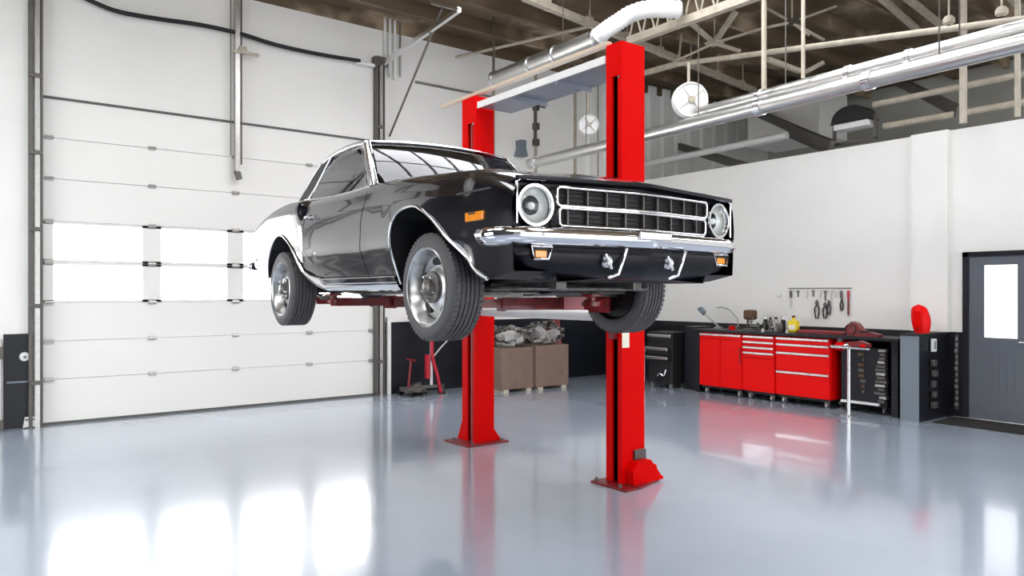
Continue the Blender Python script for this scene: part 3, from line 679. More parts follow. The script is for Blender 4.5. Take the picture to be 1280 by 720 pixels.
# ================================================================== THE LIFT
def build_lift():
    o = (4.5, 5.4, 0)
    L = thing('car_lift', 'red two-column car lift with arms under the black car', 'car lift', o)
    for (x0, x1, y0, y1, top) in ((4.36, 4.63, 4.28, 4.46, 3.63), (4.34, 4.58, 6.37, 6.62, 3.62)):
        c = MB(o); w = .022; ys0, ys1 = y0+.045, y0+.11
        if y0 > 5: ys0, ys1 = y0+.05, y0+.15
        # channel column, slot on the -X side
        c.box(x0, x1, y0, y0+w, 0, top).box(x0, x1, y1-w, y1, 0, top).box(x1-w, x1, y0+w, y1-w, 0, top)
        c.box(x0, x0+w, y0+w, ys0, 0, top-.26).box(x0, x0+w, ys1, y1-w, 0, top-.26).box(x0, x0+w, y0+w, y1-w, top-.26, top)
        c.box(x0, x1, y0, y1, top, top+.012)
        col = c.build('column', M['red'], L)
        MB(o).box(x0+.07, x0+.09, y0+w, y1-w, .02, top-.02).build('slot_liner', M['black'], col)
        MB(o).box(x0+.03, x0+.045, ys1-.045 if y0 > 5 else ys0+.006, ys1-.005 if y0 > 5 else ys0+.018, .02, top-.26).build('lifting_chain', M['satin'], col)
        MB(o).tube([(x0-.012, y0+.025, top-.28), (x0+.01, y0+.025, top-.28)], .012, 10).build('bolt', M['satin'], col)
        if y0 < 5:
            b = MB(o).prism([(x0-.12, y0-.16), (x0-.12, y1+.06), (x1+.10, y1+.06), (x1+.10, y0-.07), (x0+.06, y0-.16)], 'z', 0, .018)
        else:
            b = MB(o).prism([(x0-.16, y0-.10), (x0-.16, y1+.10), (x1+.12, y1+.10), (x1+.12, y0-.10)], 'z', 0, .018)
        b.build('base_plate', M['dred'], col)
        for bx0, by0 in ((x0-.08, y0-.06), (x0-.08, y1+.03), (x1+.06, y0-.05), (x1+.06, y1+.03)):
            MB(o).lathe([(.016, .018), (.016, .032), (.010, .034), (.010, .045), (.001, .045)], (bx0, by0, 0), (0, 0, 1), 8).build('anchor_bolt', M['dsteel'], col)
        # gussets
        g = MB(o)
        for yy in (y0, y1-.015): g.prism([(x1, .018), (x1+.09, .018), (x1, .14)], 'y', yy, yy+.015)
        if y0 > 5: g.prism([(y1, .018), (y1+.09, .018), (y1, .22)], 'x', x0, x0+.015)
        g.build('gusset', M['red'], col)
        if y0 < 5:
            # foot cover: a sloped boot on the front face
            MB(o).prism([(x0+.05, .018), (x0+.04, .12), (x0+.10, .195), (x1-.02, .20), (x1+.01, .165), (x1+.045, .15), (x1+.06, .11), (x1+.10, .06), (x1+.13, .04), (x1+.13, .018)], 'y', y0-.09, y0).build('foot_cover', M['red'], col)
            MB(o).box(x0+.13, x1-.01, y0-.03, y0, .20, .28, .005).build('rubber_block', M['dsteel'], col)
            MB(o).box(x0+.004, x0+.085, y0-.004, y0, 1.13, 1.42).box(x0+.085, x1-.005, y0-.004, y0, 1.28, 1.42).build('label_plate', M['cream'], col)
        # carriage
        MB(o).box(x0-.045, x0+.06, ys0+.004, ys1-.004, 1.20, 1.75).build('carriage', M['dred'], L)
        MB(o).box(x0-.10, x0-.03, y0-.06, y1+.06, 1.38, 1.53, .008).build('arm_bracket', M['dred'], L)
    # overhead bars
    MB(o).box(4.375, 4.43, 4.46, 7.12, 3.655, 3.69, .004).build('overhead_bar', M['amber_rod'], L)
    m = MB(o).box(4.37, 4.80, 4.47, 6.36, 3.51, 3.52); m.build('overhead_cover', M['gaugegrey'], L)
    MB(o).box(4.355, 4.37, 4.47, 6.36, 3.50, 3.565).build('cover_edge', M['white'], L)
    for y in (5.1, 5.75): MB(o).box(4.37, 4.80, y, y+.02, 3.47, 3.51).build('cover_rib', M['gaugegrey'], L)
    # lower cross tube
    MB(o).tube([(4.42, 4.47, 1.385), (4.42, 6.36, 1.385)], .048, 14).build('cross_tube', M['white'], L, 50)
    MB(o).box(4.36, 4.48, 4.50, 4.54, 1.32, 1.45, .01).build('tube_clamp', M['dsteel'], L)
    # swing arms
    def arm(p, q, tip):
        p = Vector(p); q = Vector(q); d = (q-p).normalized(); a = MB(o)
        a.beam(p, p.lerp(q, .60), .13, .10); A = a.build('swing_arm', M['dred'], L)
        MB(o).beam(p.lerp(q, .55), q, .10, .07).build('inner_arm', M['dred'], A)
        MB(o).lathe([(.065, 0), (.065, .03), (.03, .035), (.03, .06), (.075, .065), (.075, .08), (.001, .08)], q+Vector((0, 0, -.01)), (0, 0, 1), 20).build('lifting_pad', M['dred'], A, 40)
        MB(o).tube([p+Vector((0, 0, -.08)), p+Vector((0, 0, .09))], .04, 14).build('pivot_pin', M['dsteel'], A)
        MB(o).beam(p.lerp(q, .6)+Vector((0, 0, .0)), p.lerp(q, .62), .15, .12).build('arm_collar', M['dred'], A)
    arm((4.24, 6.42, 1.49), (2.66, 6.10, 1.50), 0)
    arm((4.24, 6.60, 1.49), (3.0, 7.3, 1.50), 0)
    arm((4.24, 4.30, 1.49), (3.44, 3.66, 1.50), 0)
    arm((4.24, 4.46, 1.49), (2.95, 4.86, 1.50), 0)
    # bright lock block and bar on the arm
    p = atX(697, 370, 3.92); q = atX(733, 387, 3.92)
    MB(o).box(3.92, 3.98, p.y, q.y, q.z, p.z, .005).build('arm_lock', M['pink'], L)
    p = atX(634, 366, 3.7); q = atX(690, 371, 3.7)
    MB(o).box(3.66, 3.70, p.y, q.y, q.z, p.z, .004).build('arm_strip', M['white'], L)
build_lift()

# ================================================================== LEFT / BACK WALL ITEMS
# black cable across the wall above the door
pts = [atY(px, py, YB-.10) for px, py in ((95, -8), (120, 4), (150, 15), (200, 24), (250, 31), (300, 42), (345, 56), (400, 68), (450, 76))]
tag(MB().tube(smoothpath(pts, 6), .028, 10).build('hanging_cable', M['black'], None, 60), 'thick black cable sagging across the white wall above the garage door', 'cable')
# white conduit at the end of the cable
a = atY(445, 78, YB-.07); b = atY(468, 82, YB-.07)
tag(MB().tube([a, b], .03, 10).build('conduit_stub', M['white'], None, 60), 'short white pipe joining the black cable to the right door track', 'pipe')
# hoist rail hanging on the door centre
h0 = atY(297, 214, YB-.12)
hr = thing('hoist_rail', 'vertical grey steel rail hanging in front of the upper garage door', 'rail', (h0.x, h0.y, h0.z)); oo = tuple(h0)
MB(oo).box(h0.x-.03, h0.x+.03, YB-.13, YB-.06, h0.z, 5.84).build('channel', M['steel'], hr)
MB(oo).box(h0.x+.05, h0.x+.065, YB-.11, YB-.08, h0.z+.1, 5.84).box(h0.x-.09, h0.x-.08, YB-.11, YB-.09, h0.z+.2, 5.84).build('guide_cable', M['dsteel'], hr)
MB(oo).prism([(h0.x-.04, h0.z), (h0.x+.04, h0.z), (h0.x+.06, h0.z-.10), (h0.x+.0, h0.z-.12)], 'y', YB-.13, YB-.07).build('end_hook', M['dsteel'], hr)
MB(oo).box(h0.x-.07, h0.x+.28, YB-.16, YB-.13, 4.83, 4.87, .005).lathe([(.03, 0), (.06, .03), (.05, .09), (.001, .1)], (h0.x+.06, YB-.15, 4.83), (0, 0, 1), 14).build('bracket', M['truss'], hr, 40)
# group of conduits right of the track
for k, (px, y0, y1) in enumerate(((481, 18, 84), (487, 17, 96), (493, 14, 100), (500, 20, 96))):
    a = atY(px, y1, YB-.04); top = 5.84
    t = tag(MB().tube([(a.x, YB-.05, a.z), (a.x, YB-.05, top)], .022 if k < 3 else .014, 10).build('wall_conduit', M['white'] if k < 3 else M['steel'], None, 60),
        ('white conduit nearest the right door track' , 'second white conduit from the right door track', 'third white conduit, ending lowest beside the door track', 'thin grey conduit right of the white conduits')[k]+' on the upper back wall', 'pipe', 'conduits beside the door track')
# diagonal stay rods hanging from deck
for k, (p, q) in enumerate(((atz(553, 10, 5.3), atY(487, 170, YB-.06)), )):
    tag(MB().tube([p, q], .016, 8).build('stay_rod', M['dsteel'], None, 60), 'thin dark diagonal rod from the overhead rail down to the back wall', 'rod')
# conduit at the far left by the wainscot
x = .45
lf = thing('floor_conduit', 'grey pipe standing left of the black panel beside the garage door', 'pipe', (x-.02, YB-.06, 0))
MB((x-.02, YB-.06, 0)).box(x-.05, x+.0, YB-.09, YB-.03, 0, 1.05, .006).build('duct', M['steel'], lf)
MB((x-.02, YB-.06, 0)).box(x-.07, x+.02, YB-.11, YB-.03, .82, .96, .008).box(x-.07, x+.02, YB-.11, YB-.03, .0, .12, .008).build('clip', M['dsteel'], lf)
p = atY(31, 446, YB-.05)
wc = thing('wall_socket', 'white round fitting on the black panel left of the garage door', 'wall fitting', (p.x, YB-.03, p.z))
MB().lathe([(.055, 0), (.055, .02), (.045, .035), (.001, .038)], (0, 0, 0), (0, -1, 0), 20).build('cover', M['white'], wc, 50)
MB().lathe([(.018, .037), (.018, .05), (.001, .052)], (0, 0, 0), (0, -1, 0), 12).build('knob', M['grey'], wc, 50)
p = atY(37, 527, YB-.05)
bw = thing('floor_box', 'small grey metal box low on the black panel left of the garage door', 'box', (p.x, YB-.03, p.z))
MB().prism([(-.07, -.06), (.07, -.05), (.06, .06), (-.05, .06)], 'y', -.06, 0).build('housing', M['steel'], bw)
MB().box(-.05, .05, -.065, -.06, .02, .04).build('lid_lip', M['dsteel'], bw)
tag(MB().box(.50, .76, YB-.045, YB-.03, .53, .55).build('panel_rail', M['grey']), 'thin grey rail across the middle of the black panel by the garage door', 'rail')

# ---- hose stand in front of the black wall
bx = 5.95; by = 9.95
hs = thing('fluid_stand', 'white tubular stand before the black wall, behind the front wheel', 'stand', (bx, by, 0))
MB().tube([(0, 0, .12), (0, 0, 1.16)], .022, 10).build('pole', M['white'], hs, 50)
MB().tube(smoothpath([(0, 0, .52), (.04, -.02, .60), (.22, -.03, .78), (.42, -.02, .92)]), .014, 8).build('brace', M['steel'], hs, 50)
MB().lathe([(.03, 0), (.07, .03), (.19, .13), (.20, .15), (.18, .15), (.05, .05), (.001, .04)], (-.10, 0, 1.02), (0, 0, 1), 24).build('drip_bowl', M['white'], hs, 50)
MB().box(-.20, .22, -.03, .03, .10, .15, .01).tube([(-.2, -.12, .02), (-.2, .12, .02), ], .02, 8).tube([(.2, -.12, .02), (.2, .12, .02)], .02, 8).tube([(-.2, 0, .02), (-.2, 0, .12)], .015, 8).tube([(.2, 0, .02), (.2, 0, .12)], .015, 8).build('foot_frame', M['susp'], hs)
MB().box(-.10, -.04, -.04, .04, .25, .62, .01).build('red_handle', M['rubber'], hs)
ho = [atz(544, 420, 1.0)]
pp = [atY(px, py, 9.9) for px, py in ((541, 405), (540, 430), (541, 448), (546, 466), (551, 486))]
pp[-1].z = .02
tag(MB().tube(smoothpath(pp), .028, 10).build('air_hose', M['rubber'], None, 60), 'red hose hanging down to the floor left of the far lift column', 'hose')
# vertical white post at the left of black area (door jamb)
struct(MB().box(5.37, 5.43, YB-.09, YB-.03, 0, 1.20).build('trim_11', M['white']))
# engine hoist shape left
p = thing('floor_jack', 'low dark trolley jack against the black wall, right of the garage door', 'jack', (5.62, 10.0, 0))
MB().box(-.12, .18, -.16, .16, .06, .13, .01).build('chassis', M['dsteel'], p)
MB().tube([(-.05, 0, .1), (.0, 0, .55)], .02, 8).tube([(-.0, -.12, .55), (.0, .12, .55)], .018, 8).build('handle', M['dred'], p, 50)
MB().prism([(-.02, .12), (.16, .12), (.14, .2), (.04, .17)], 'y', -.05, .05).build('lifting_arm', M['susp'], p)
for a_ in (-.09, .13):
    for c_ in (-.15, .15): MB().lathe([(.04, -.02), (.05, -.015), (.05, .015), (.04, .02), (.001, .02)], (a_, c_, .05), (0, 1, 0), 16).build('caster', M['black'], p, 40)

# ---- cardboard boxes with bags
def carton(px0, px1, lab, blab, dz, yy):
    a = atz(px0, 486, 0); b = atz(px1, 486, 0)
    Y = yy; x0 = atY(px0, 480, Y).x; x1 = atY(px1, 480, Y).x; w = x1-x0-.01
    c = thing('cardboard_box', lab, 'box', ((x0+x1)/2, Y+.25, 0), group='cartons by the back wall')
    MB().box(-w/2, w/2, -.25, .25, .05, .70+dz, .006).build('carton', M['card'], c)
    MB().box(-.035, .035, -.253, -.249, .45, .70+dz).build('packing_tape', M['cream'] if 0 else M['card'], c)
    for sx in (-1, 1): MB().box(sx*w*.36-.05, sx*w*.36+.05, -.25, .25, 0, .05).build('skid', M['truss'], c)
    # bag: crumpled dome
    bm = bmesh.new(); bmesh.ops.create_uvsphere(bm, u_segments=28, v_segments=18, radius=1)
    rnd = random.Random(px0); ph = [rnd.uniform(0, 6) for _ in range(6)]
    for v in bm.verts:
        x, y, z = v.co; k = 1+.08*math.sin(7*x+ph[0])*math.cos(6*y+ph[1])+.07*math.sin(11*z+ph[2]+3*x)+.05*math.sin(15*x+9*y+ph[3])
        sx = math.copysign(abs(x)**.6, x); sy = math.copysign(abs(y)**.6, y)
        v.co = Vector((sx*w*.47*k, sy*.24*k, max(-.02, (z*.17+.16)*k)))
    m = MB((0, 0, 0)); bm.verts.index_update()
    m.add([v.co for v in bm.verts], [[v.index for v in f.verts] for f in bm.faces]); bm.free()
    bg = m.build('plastic_bag', M['bag'], None, 30, loc=((x0+x1)/2, Y+.25, .72+dz)); tag(bg, blab, 'bag', 'clear bags on the cartons')
    m2 = MB()
    for k in range(7):
        x = rnd.uniform(-.3, .3)*w; y = rnd.uniform(-.15, .1); m2.obox((x, y, .09+.12*rnd.random()), (rnd.uniform(.04, .09), rnd.uniform(-.03, .03), .02), (0, .05, .02), (-.01, 0, rnd.uniform(.02, .05)))
    tag(m2.build('paper_packing', M['white'], None, loc=((x0+x1)/2, Y+.25, .72+dz)), 'crumpled white packing inside the '+blab.split(',')[0].replace('clear plastic ', ''), 'packing', 'packing in the bags')
carton(627, 667, 'brown cardboard box left of its twin, by the far lift column', 'clear plastic bag on the left cardboard box, lying lower', 0, 9.35)
carton(670, 711, 'brown cardboard box right of its twin, nearer the near lift column', 'clear plastic bag on the right cardboard box, bulging higher', .02, 9.30)
# red-brown gear at the right of the boxes
p = atY(717, 405, 9.75)
rk = thing('hanging_apron', 'dark red work apron hanging right of the cardboard boxes', 'apron', (p.x, YB-.06, .2))
rows = []
for i in range(9):
    z = .95-.10*i; wd = .10+.012*i
    rows.append([(-wd+2*wd*k/10, -.05-.03*math.sin(k*1.9+i*.3), z) for k in range(11)])
MB().grid(rows).build('cloth', M['dred'], rk, 60, solid=.006)
MB().tube([(0, .02, 1.0), (0, -.05, .98), (0, -.06, 1.03)], .01, 8).build('hook', M['truss'], rk)

# ================================================================== CEILING STEEL AND PIPES
def member(name, pts, w, label, cat, group=None, m='truss', kind='beam'):
    mb = MB()
    if kind == 'beam':
        for a, b in zip(pts, pts[1:]): mb.beam(a, b, w, w)
    else: mb.tube(pts, w/2, 12)
    return tag(mb.build(name, M[m], None, 50), label, cat, group)
# roof truss running across, seen from (665,0) to (943,112)
A0, A1 = atz(655, -4, 5.45), atz(943, 113, 5.45)
tr = thing('roof_purlin', 'long cream steel roof beam crossing behind the top of the near lift column', 'beam', tuple(A0))
oA = tuple(A0)
MB(oA).beam(A0, A1, .09, .09).build('bottom_chord', M['truss'], tr)
for k in range(7):
    a = A0.lerp(A1, (k+.5)/7); MB(oA).box(a.x-.07, a.x+.07, a.y-.008, a.y+.008, a.z-.07, a.z+.10).build('gusset', M['truss'], tr)
    MB(oA).tube([a, (a.x, a.y, ZC)], .012, 6).build('hanger', M['truss'], tr)
# second truss, along Y above the near column, (790,50) to (940,-2)
B0, B1 = atz(786, 52, 5.0), atz(960, -11, 5.0)
tr2 = thing('roof_truss', 'cream open-web truss rising from the near column top to the frame edge', 'truss', tuple(B0))
oB = tuple(B0)
MB(oB).beam(B0, B1, .10, .10).build('bottom_chord', M['truss'], tr2)
t0, t1 = B0+Vector((0, 0, .40)), B1+Vector((0, 0, .40))
MB(oB).beam(t0, t1, .06, .06).build('top_chord', M['truss'], tr2)
for k in range(9):
    a = B0.lerp(B1, k/9); b = t0.lerp(t1, (k+.5)/9); c = B0.lerp(B1, (k+1)/9)
    MB(oB).tube([a, b, c], .016, 8).build('web', M['truss'], tr2)
# long brace pipe across, (804,91) (848,79) (1040,58) (1280,24)
member('brace_pipe', [atz(803, 92, 5.0), atz(850, 79, 5.0)], .07, 'short cream pipe leaving the near lift column towards the truss joint', 'pipe')
member('brace_pipe', [atz(848, 80, 4.9), atz(1290, 22.5, 4.2)], .07, 'long cream pipe running above the silver ducts to the right frame edge', 'pipe', kind='tube')
# joint node with four braces (895,55)
nd = atz(893, 54, 5.3)
cb = thing('cross_brace', 'cream steel cross brace with four arms under the dark ceiling', 'brace', tuple(nd), group='ceiling cross braces')
oc = tuple(nd)
for px, py, z, w in ((858, 24, 5.6, .07), (920, 14, 5.7, .09), (955, 35, 5.5, .05), (925, 64, 5.2, .06), (845, 76, 5.0, .05)):
    MB(oc).beam(nd, atz(px, py, z), w, w*.6).build('arm', M['truss'], cb)
MB(oc).box(nd.x-.10, nd.x+.10, nd.y-.10, nd.y+.10, nd.z-.015, nd.z+.015).build('gusset', M['truss'], cb)
MB(oc).tube([nd, (nd.x, nd.y, ZC)], .012, 6).build('hanger', M['truss'], cb)
nd = atz(990, 28, 5.4)
cb = thing('cross_brace', 'dark tangled cross brace between the two hanging rods', 'brace', tuple(nd), group='ceiling cross braces'); oc = tuple(nd)
for px, py, z, w in ((958, 10, 5.7, .06), (1045, 8, 5.7, .05), (1012, 44, 5.2, .05), (960, 34, 5.3, .05), (1030, 50, 5.2, .04)):
    MB(oc).beam(nd, atz(px, py, z), w, w*.6).build('arm', M['truss'], cb)
MB(oc).box(nd.x-.08, nd.x+.08, nd.y-.08, nd.y+.08, nd.z-.03, nd.z+.03).build('gusset', M['dsteel'], cb)
MB(oc).tube([nd, (nd.x, nd.y, ZC)], .012, 6).build('hanger', M['truss'], cb)
member('ceiling_strut', [atz(848, 80, 5.0), atz(852, 42, 5.6)], .03, 'thin vertical strut above the joint right of the near column', 'strut')
member('ceiling_strut', [atz(960, 74, 4.9), atz(1000, 89, 4.8)], .06, 'short sloping strut left of the second hanging rod', 'strut')
member('ceiling_strut', [atz(1003, 92, 4.8), atz(1030, 78, 4.9)], .05, 'short rising strut right of the second hanging rod', 'strut')
# white rod left of the near column (630,58) -> (746,32)
member('ceiling_rod', [atz(560, 74, 5.5), atz(750, 30, 5.5)], .05, 'pale rod running under the ceiling above the silver duct by the columns', 'rod', kind='tube')
# brown joists on the deck
for k in range(12):
    y = 1.0+.85*k
    tag(MB().box(6.75 if k < 9 else XL, 15.3, y, y+.09, ZC-.20, ZC).build('ceiling_joist', M['ceil']), ['brown wooden joist under the dark ceiling, %s from the back wall' % w for w in ('twelfth', 'eleventh', 'tenth', 'ninth', 'eighth', 'seventh', 'sixth', 'fifth', 'fourth', 'third', 'second', 'first')][k], 'joist', 'ceiling joists')
for k, (p, q) in enumerate(((atz(1100, -4, 5.6), atz(1150, 40, 5.6)), (atz(1132, -4, 5.6), atz(1182, 36, 5.6)), (atz(1262, -4, 5.6), atz(1284, 20, 5.6)))):
    tag(MB().beam(p, q, .07, .08).build('ceiling_beam', M['truss']), ('left one of the two close parallel cream beams above the ducts', 'right one of the two close parallel cream beams above the ducts', 'short cream beam in the top right corner of the ceiling')[k], 'beam', 'ceiling beams')
# hanging rods
for k, (px, y1, w) in enumerate(((955, 112, .04), (1004, 98, .03), (1204, 154, .065), (1272, 146, .05))):
    b = atX(px, y1, 7.35+.15*0 if k < 2 else 9.9)
    tag(MB().box(b.x-w/2, b.x+w/2, b.y-w/2, b.y+w/2, b.z, ZC).build('hanger_post', M['truss']),
        ('cream hanger post left of its neighbour, behind the first bend of the ducts', 'thinner cream hanger post between the ducts and the tangled brace', 'thick cream post standing above the white right wall', 'thin cream post nearest the right frame edge above the wall')[k], 'post', 'hanger posts')
# ---- silver ducts
d0 = atz(662, 205, 3.70); d1 = atz(1285, 52, 3.70)
dl = thing('silver_duct', 'lower of the two parallel silver ducts, passing behind both lift columns', 'duct', tuple(d0), group='silver ducts'); oD = tuple(d0)
MB(oD).tube([d0.lerp(d1, k/40) for k in range(41)], .082, 20).build('pipe', M['duct'], dl, 60)
for u in (.02, .33, .62, .80): MB(oD).tube([d0.lerp(d1, u), d0.lerp(d1, u+.012)], .095, 20).build('collar', M['satin'], dl, 60)
e0 = atz(872, 142, 3.86); e1 = atz(1285, 34, 3.86)
du = thing('silver_duct', 'upper of the two parallel silver ducts, starting at the round white fan', 'duct', tuple(e0), group='silver ducts'); oD = tuple(e0)
MB(oD).tube([e0.lerp(e1, k/30) for k in range(31)], .078, 20).build('pipe', M['duct'], du, 60)
for u in (.25, .55, .72): MB(oD).tube([e0.lerp(e1, u), e0.lerp(e1, u+.014)], .09, 20).build('collar', M['satin'], du, 60)
for root_, e_, f_, us in ((dl, d0, d1, (.2, .5, .9)), (du, e0, e1, (.35, .85))):
    for u in us:
        q_ = e_.lerp(f_, u); MB(tuple(root_.location)).tube([q_, (q_.x, q_.y, ZC)], .007, 6).build('hanger', M['dsteel'], root_)
# duct hooks
for px, py in ((1186, 29), (1252, 18)):
    b = atX(px, py, 7.3)
    tag(MB().lathe([(.02, -.04), (.05, -.02), (.05, .02), (.03, .045), (.001, .05)], b+Vector((0, 0, .02)), (0, 0, 1), 12).tube([b, (b.x, b.y, ZC)], .008, 6).build('ceiling_hook', M['truss'], None, 40),
        'small round hanger knob above the ducts, '+('left' if px < 1200 else 'right')+' one of two', 'hanger', 'hanger knobs')
# round fan discs
def disc(px, py, r, lab, X, group='round wall fans'):
    c = atX(px, py, X); n = Vector((-.55, -.8, -.1)).normalized()
    f = thing('round_fan', lab, 'fan', tuple(c), group=group)
    MB().lathe([(r*.9, -.10), (r, -.08), (r, .03), (r*.96, .05), (r*.90, .05), (r*.85, .03), (r*.3, .05), (.001, .055)], (0, 0, 0), n, 32).build('housing', M['white'], f, 40)
    MB().lathe([(r*.22, .05), (r*.2, .075), (.001, .08)], n*.0+Vector((-.0, 0, 0)), n, 16).build('hub', M['truss'], f, 40)
    for k in range(4):
        t = Vector((0, 0, 1)).rotation_difference(Vector((0, 0, 1))); a = n.orthogonal().normalized(); b = n.cross(a)
        d = a*math.cos(k*PI/2)+b*math.sin(k*PI/2); MB().tube([n*.06+d*r*.2, n*.06+d*r*.85], .006, 6).build('spoke', M['truss'], f)
    MB().tube([-n*.08, -n*.08+Vector((0, 0, .5))], .02, 8).build('bracket', M['truss'], f)
disc(863, 125, .225, 'large round white fan at the start of the upper silver duct', 7.55)
disc(736, 156, .15, 'small round white fan seen between the two lift columns', 7.6)
# foil duct above the columns
g0 = atz(618, 99, 4.85); g1 = atz(748, 46, 4.85)
fd = thing('foil_duct', 'silver foil duct running above the lift columns into a white flexible bend', 'duct', tuple(g0)); oG = tuple(g0)
MB(oG).tube([g0.lerp(g1, k/20) for k in range(21)], .105, 20).build('pipe', M['duct'], fd, 60)
for u in (.0, .38, .62, .97): MB(oG).tube([g0.lerp(g1, u), g0.lerp(g1, u+.02)], .12, 20).build('collar', M['satin'], fd, 60)
fl = smoothpath([g1, atz(757, 38, 4.9), atz(772, 28, 5.0), atz(790, 17, 5.1), atz(815, 11, 5.1), atz(850, 12, 5.1)], 8)
MB(oG).tube(fl, [.10+.012*(i % 2) for i in range(len(fl))], 18).build('flexible_bend', M['white'], fd, 60)
q_ = g0.lerp(g1, .7); MB(oG).tube([q_, (q_.x, q_.y, ZC)], .007, 6).build('hanger', M['dsteel'], fd)
for px, y0, y1 in ((617, 60, 102), ):
    b = atz(px, y1, 4.85); tag(MB().tube([b, (b.x, b.y, ZC)], .014, 8).build('hanger_rod', M['dsteel'], None), 'thin dark hanger rod at the far end of the foil duct', 'rod')
# grey lamp post things between columns on the back wall
p = atY(673, 190, YB-.05)
cn = thing('wall_conduit_box', 'slim dark conduit with boxes on the back wall between the lift columns', 'conduit', (p.x, YB-.03, 3.0))
c1 = atY(670, 132, YB-.05); c2 = atY(670, 178, YB-.05)
MB((p.x, YB-.03, 3.0)).box(c1.x-.015, c1.x+.015, YB-.05, YB, c2.z, c1.z).build('tube', M['dsteel'], cn)
for py in (134, 158, 178):
    c = atY(670, py, YB-.05); MB((p.x, YB-.03, 3.0)).box(c.x-.05, c.x+.05, YB-.10, YB, c.z-.06, c.z+.06, .01).build('junction_box', M['dsteel'], cn)
c = atY(652, 184, YB-.1)
tag(MB().prism([(c.x-.10, c.z-.16), (c.x+.10, c.z-.16), (c.x+.06, c.z-.02), (c.x+.06, c.z+.12), (c.x-.06, c.z+.12), (c.x-.05, c.z-.02)], 'y', YB-.16, YB).build('wall_speaker', M['grey'], None), 'small grey box mounted low on the back wall between the columns', 'speaker')
for px in (720, 748, 618):
    c = atY(px, 150, YB-.05); struct(MB().box(c.x-.02, c.x+.02, YB-.04, YB, 1.12, ZC).build('trim_%d' % {720: 12, 748: 13, 618: 14}[px], M['truss']))

# ---- things seen over the white right wall
member('light_tube', [atX(804, 206, 10.9), atX(984, 169, 10.9)], .12, 'long pale tube lamp hanging behind the white right wall', 'lamp', m='white', kind='tube')
for k, (p, q) in enumerate(((atX(820, 174, 13), atX(950, 214, 10.4)), (atX(940, 138, 13.5), atX(1040, 182, 10.4)), (atX(985, 166, 13.2), atX(1040, 188, 10.6)), (atX(1110, 95, 13.5), atX(1200, 140, 10.4)))):
    tag(MB().beam(p, q, .08, .14).build('dark_beam', M['dsteel']), ('dark beam above the wall nearest the near lift column', 'dark beam above the wall left of the black lamp', 'short dark beam under the grey cabinet above the wall', 'dark beam above the wall right of the black lamp')[k], 'beam', 'dark beams behind the right wall')
for k, (p, q) in enumerate(((atX(1092, 131, 10.5), atX(1290, 90, 10.5)), (atX(1105, 158, 10.5), atX(1290, 126, 10.5)))):
    tag(MB().tube([p, q], .045, 10).build('service_pipe', M['truss'], None, 60), ('upper', 'lower')[k]+' one of two thin cream pipes running right of the black lamp', 'pipe', 'service pipes above the right wall')
b0 = atX(968, 140, 13.6)
gb = thing('grey_housing', 'light grey boxy housing hanging above the white right wall', 'housing', tuple(b0))
MB().box(-.5, .5, -1.3, .3, -.75, .15, .02).build('casing', M['wall'], gb)
MB().box(-.52, .52, -1.32, .32, .15, .20).build('lid', M['dsteel'], gb)
MB().box(-.03, .03, -.5, -.44, .2, ZC-b0.z).build('hanger', M['dsteel'], gb)
b0 = atX(1068, 152, 10.6)
fl_ = thing('flood_lamp', 'black hooded lamp sitting above the top edge of the white right wall', 'lamp', tuple(b0))
nn = 14; pr = [(.28*math.cos(PI*k/nn), .02+.20*math.sin(PI*k/nn)) for k in range(nn+1)]
MB().prism(pr+[(-.30, -.02), (.30, -.02)], 'x', -.14, .14).build('hood', M['black'], fl_)
MB().box(-.12, .12, -.26, .26, -.11, -.02, .01).build('lamp_box', M['white'], fl_)
MB().box(-.02, .02, -.33, -.29, -.30, .06).box(-.02, .02, .29, .33, -.30, .06).box(-.02, .02, -.33, .33, -.32, -.28).build('yoke', M['dsteel'], fl_)

# ================================================================== WORKBENCH RUN ON THE RIGHT WALL
FX = 9.45
def drawer(parent, y0, y1, z0, z1, off, hz=True):
    d = MB(off).box(FX-.012, FX+.02, y0+.008, y1-.008, z0+.004, z1-.004, .004).build('drawer', M['redcab'], parent)
    MB(off).box(FX-.028, FX-.010, y0+.015, y1-.015, z1-.036, z1-.006, .003).build('handle', M['satin'], d)
    return d
def cabinet(y0, y1, label, spec):
    yc = (y0+y1)/2; off = (FX+.3, yc, 0)
    c = thing('tool_cabinet', label, 'tool cabinet', off, group='red tool cabinets under the bench')
    MB(off).box(FX+.01, FX+.52, y0, y1, .125, .955, .006).build('body', M['redcab'], c)
    MB(off).box(FX+.03, FX+.50, y0+.02, y1-.02, .09, .125).build('base_frame', M['black'], c)
    for cx in (FX+.08, FX+.44):
        for cy in (y0+.09, y1-.09):
            MB(off).lathe([(.02, -.018), (.042, -.014), (.042, .014), (.02, .018), (.001, .018)], (cx, cy, .043), (0, 1, 0), 18).box(cx-.03, cx+.03, cy-.03, cy+.03, .085, .095).box(cx-.012, cx+.012, cy-.028, cy-.02, .04, .09).box(cx-.012, cx+.012, cy+.02, cy+.028, .04, .09).build('caster', M['steel'], c, 40)
    for kind, a, b, z0, z1 in spec:
        if kind == 'd': drawer(c, a, b, z0, z1, off)
        else:
            d = MB(off).box(FX-.012, FX+.02, a+.006, b-.006, z0, z1-.004, .004).build('door', M['redcab'], c)
            if kind == 'l': MB(off).box(FX-.025, FX-.012, a+.02, a+.035, z1-.35, z1-.1, .003).build('handle', M['dred'], d)
    return c
ya = (6.76, 7.56)
cabinet(6.77, 7.56, 'red tool cabinet with two tall doors, farthest from the grey door', [('d', 6.77, 7.56, .86, .95), ('p', 7.165, 7.56, .13, .86), ('l', 6.77, 7.165, .13, .86)])
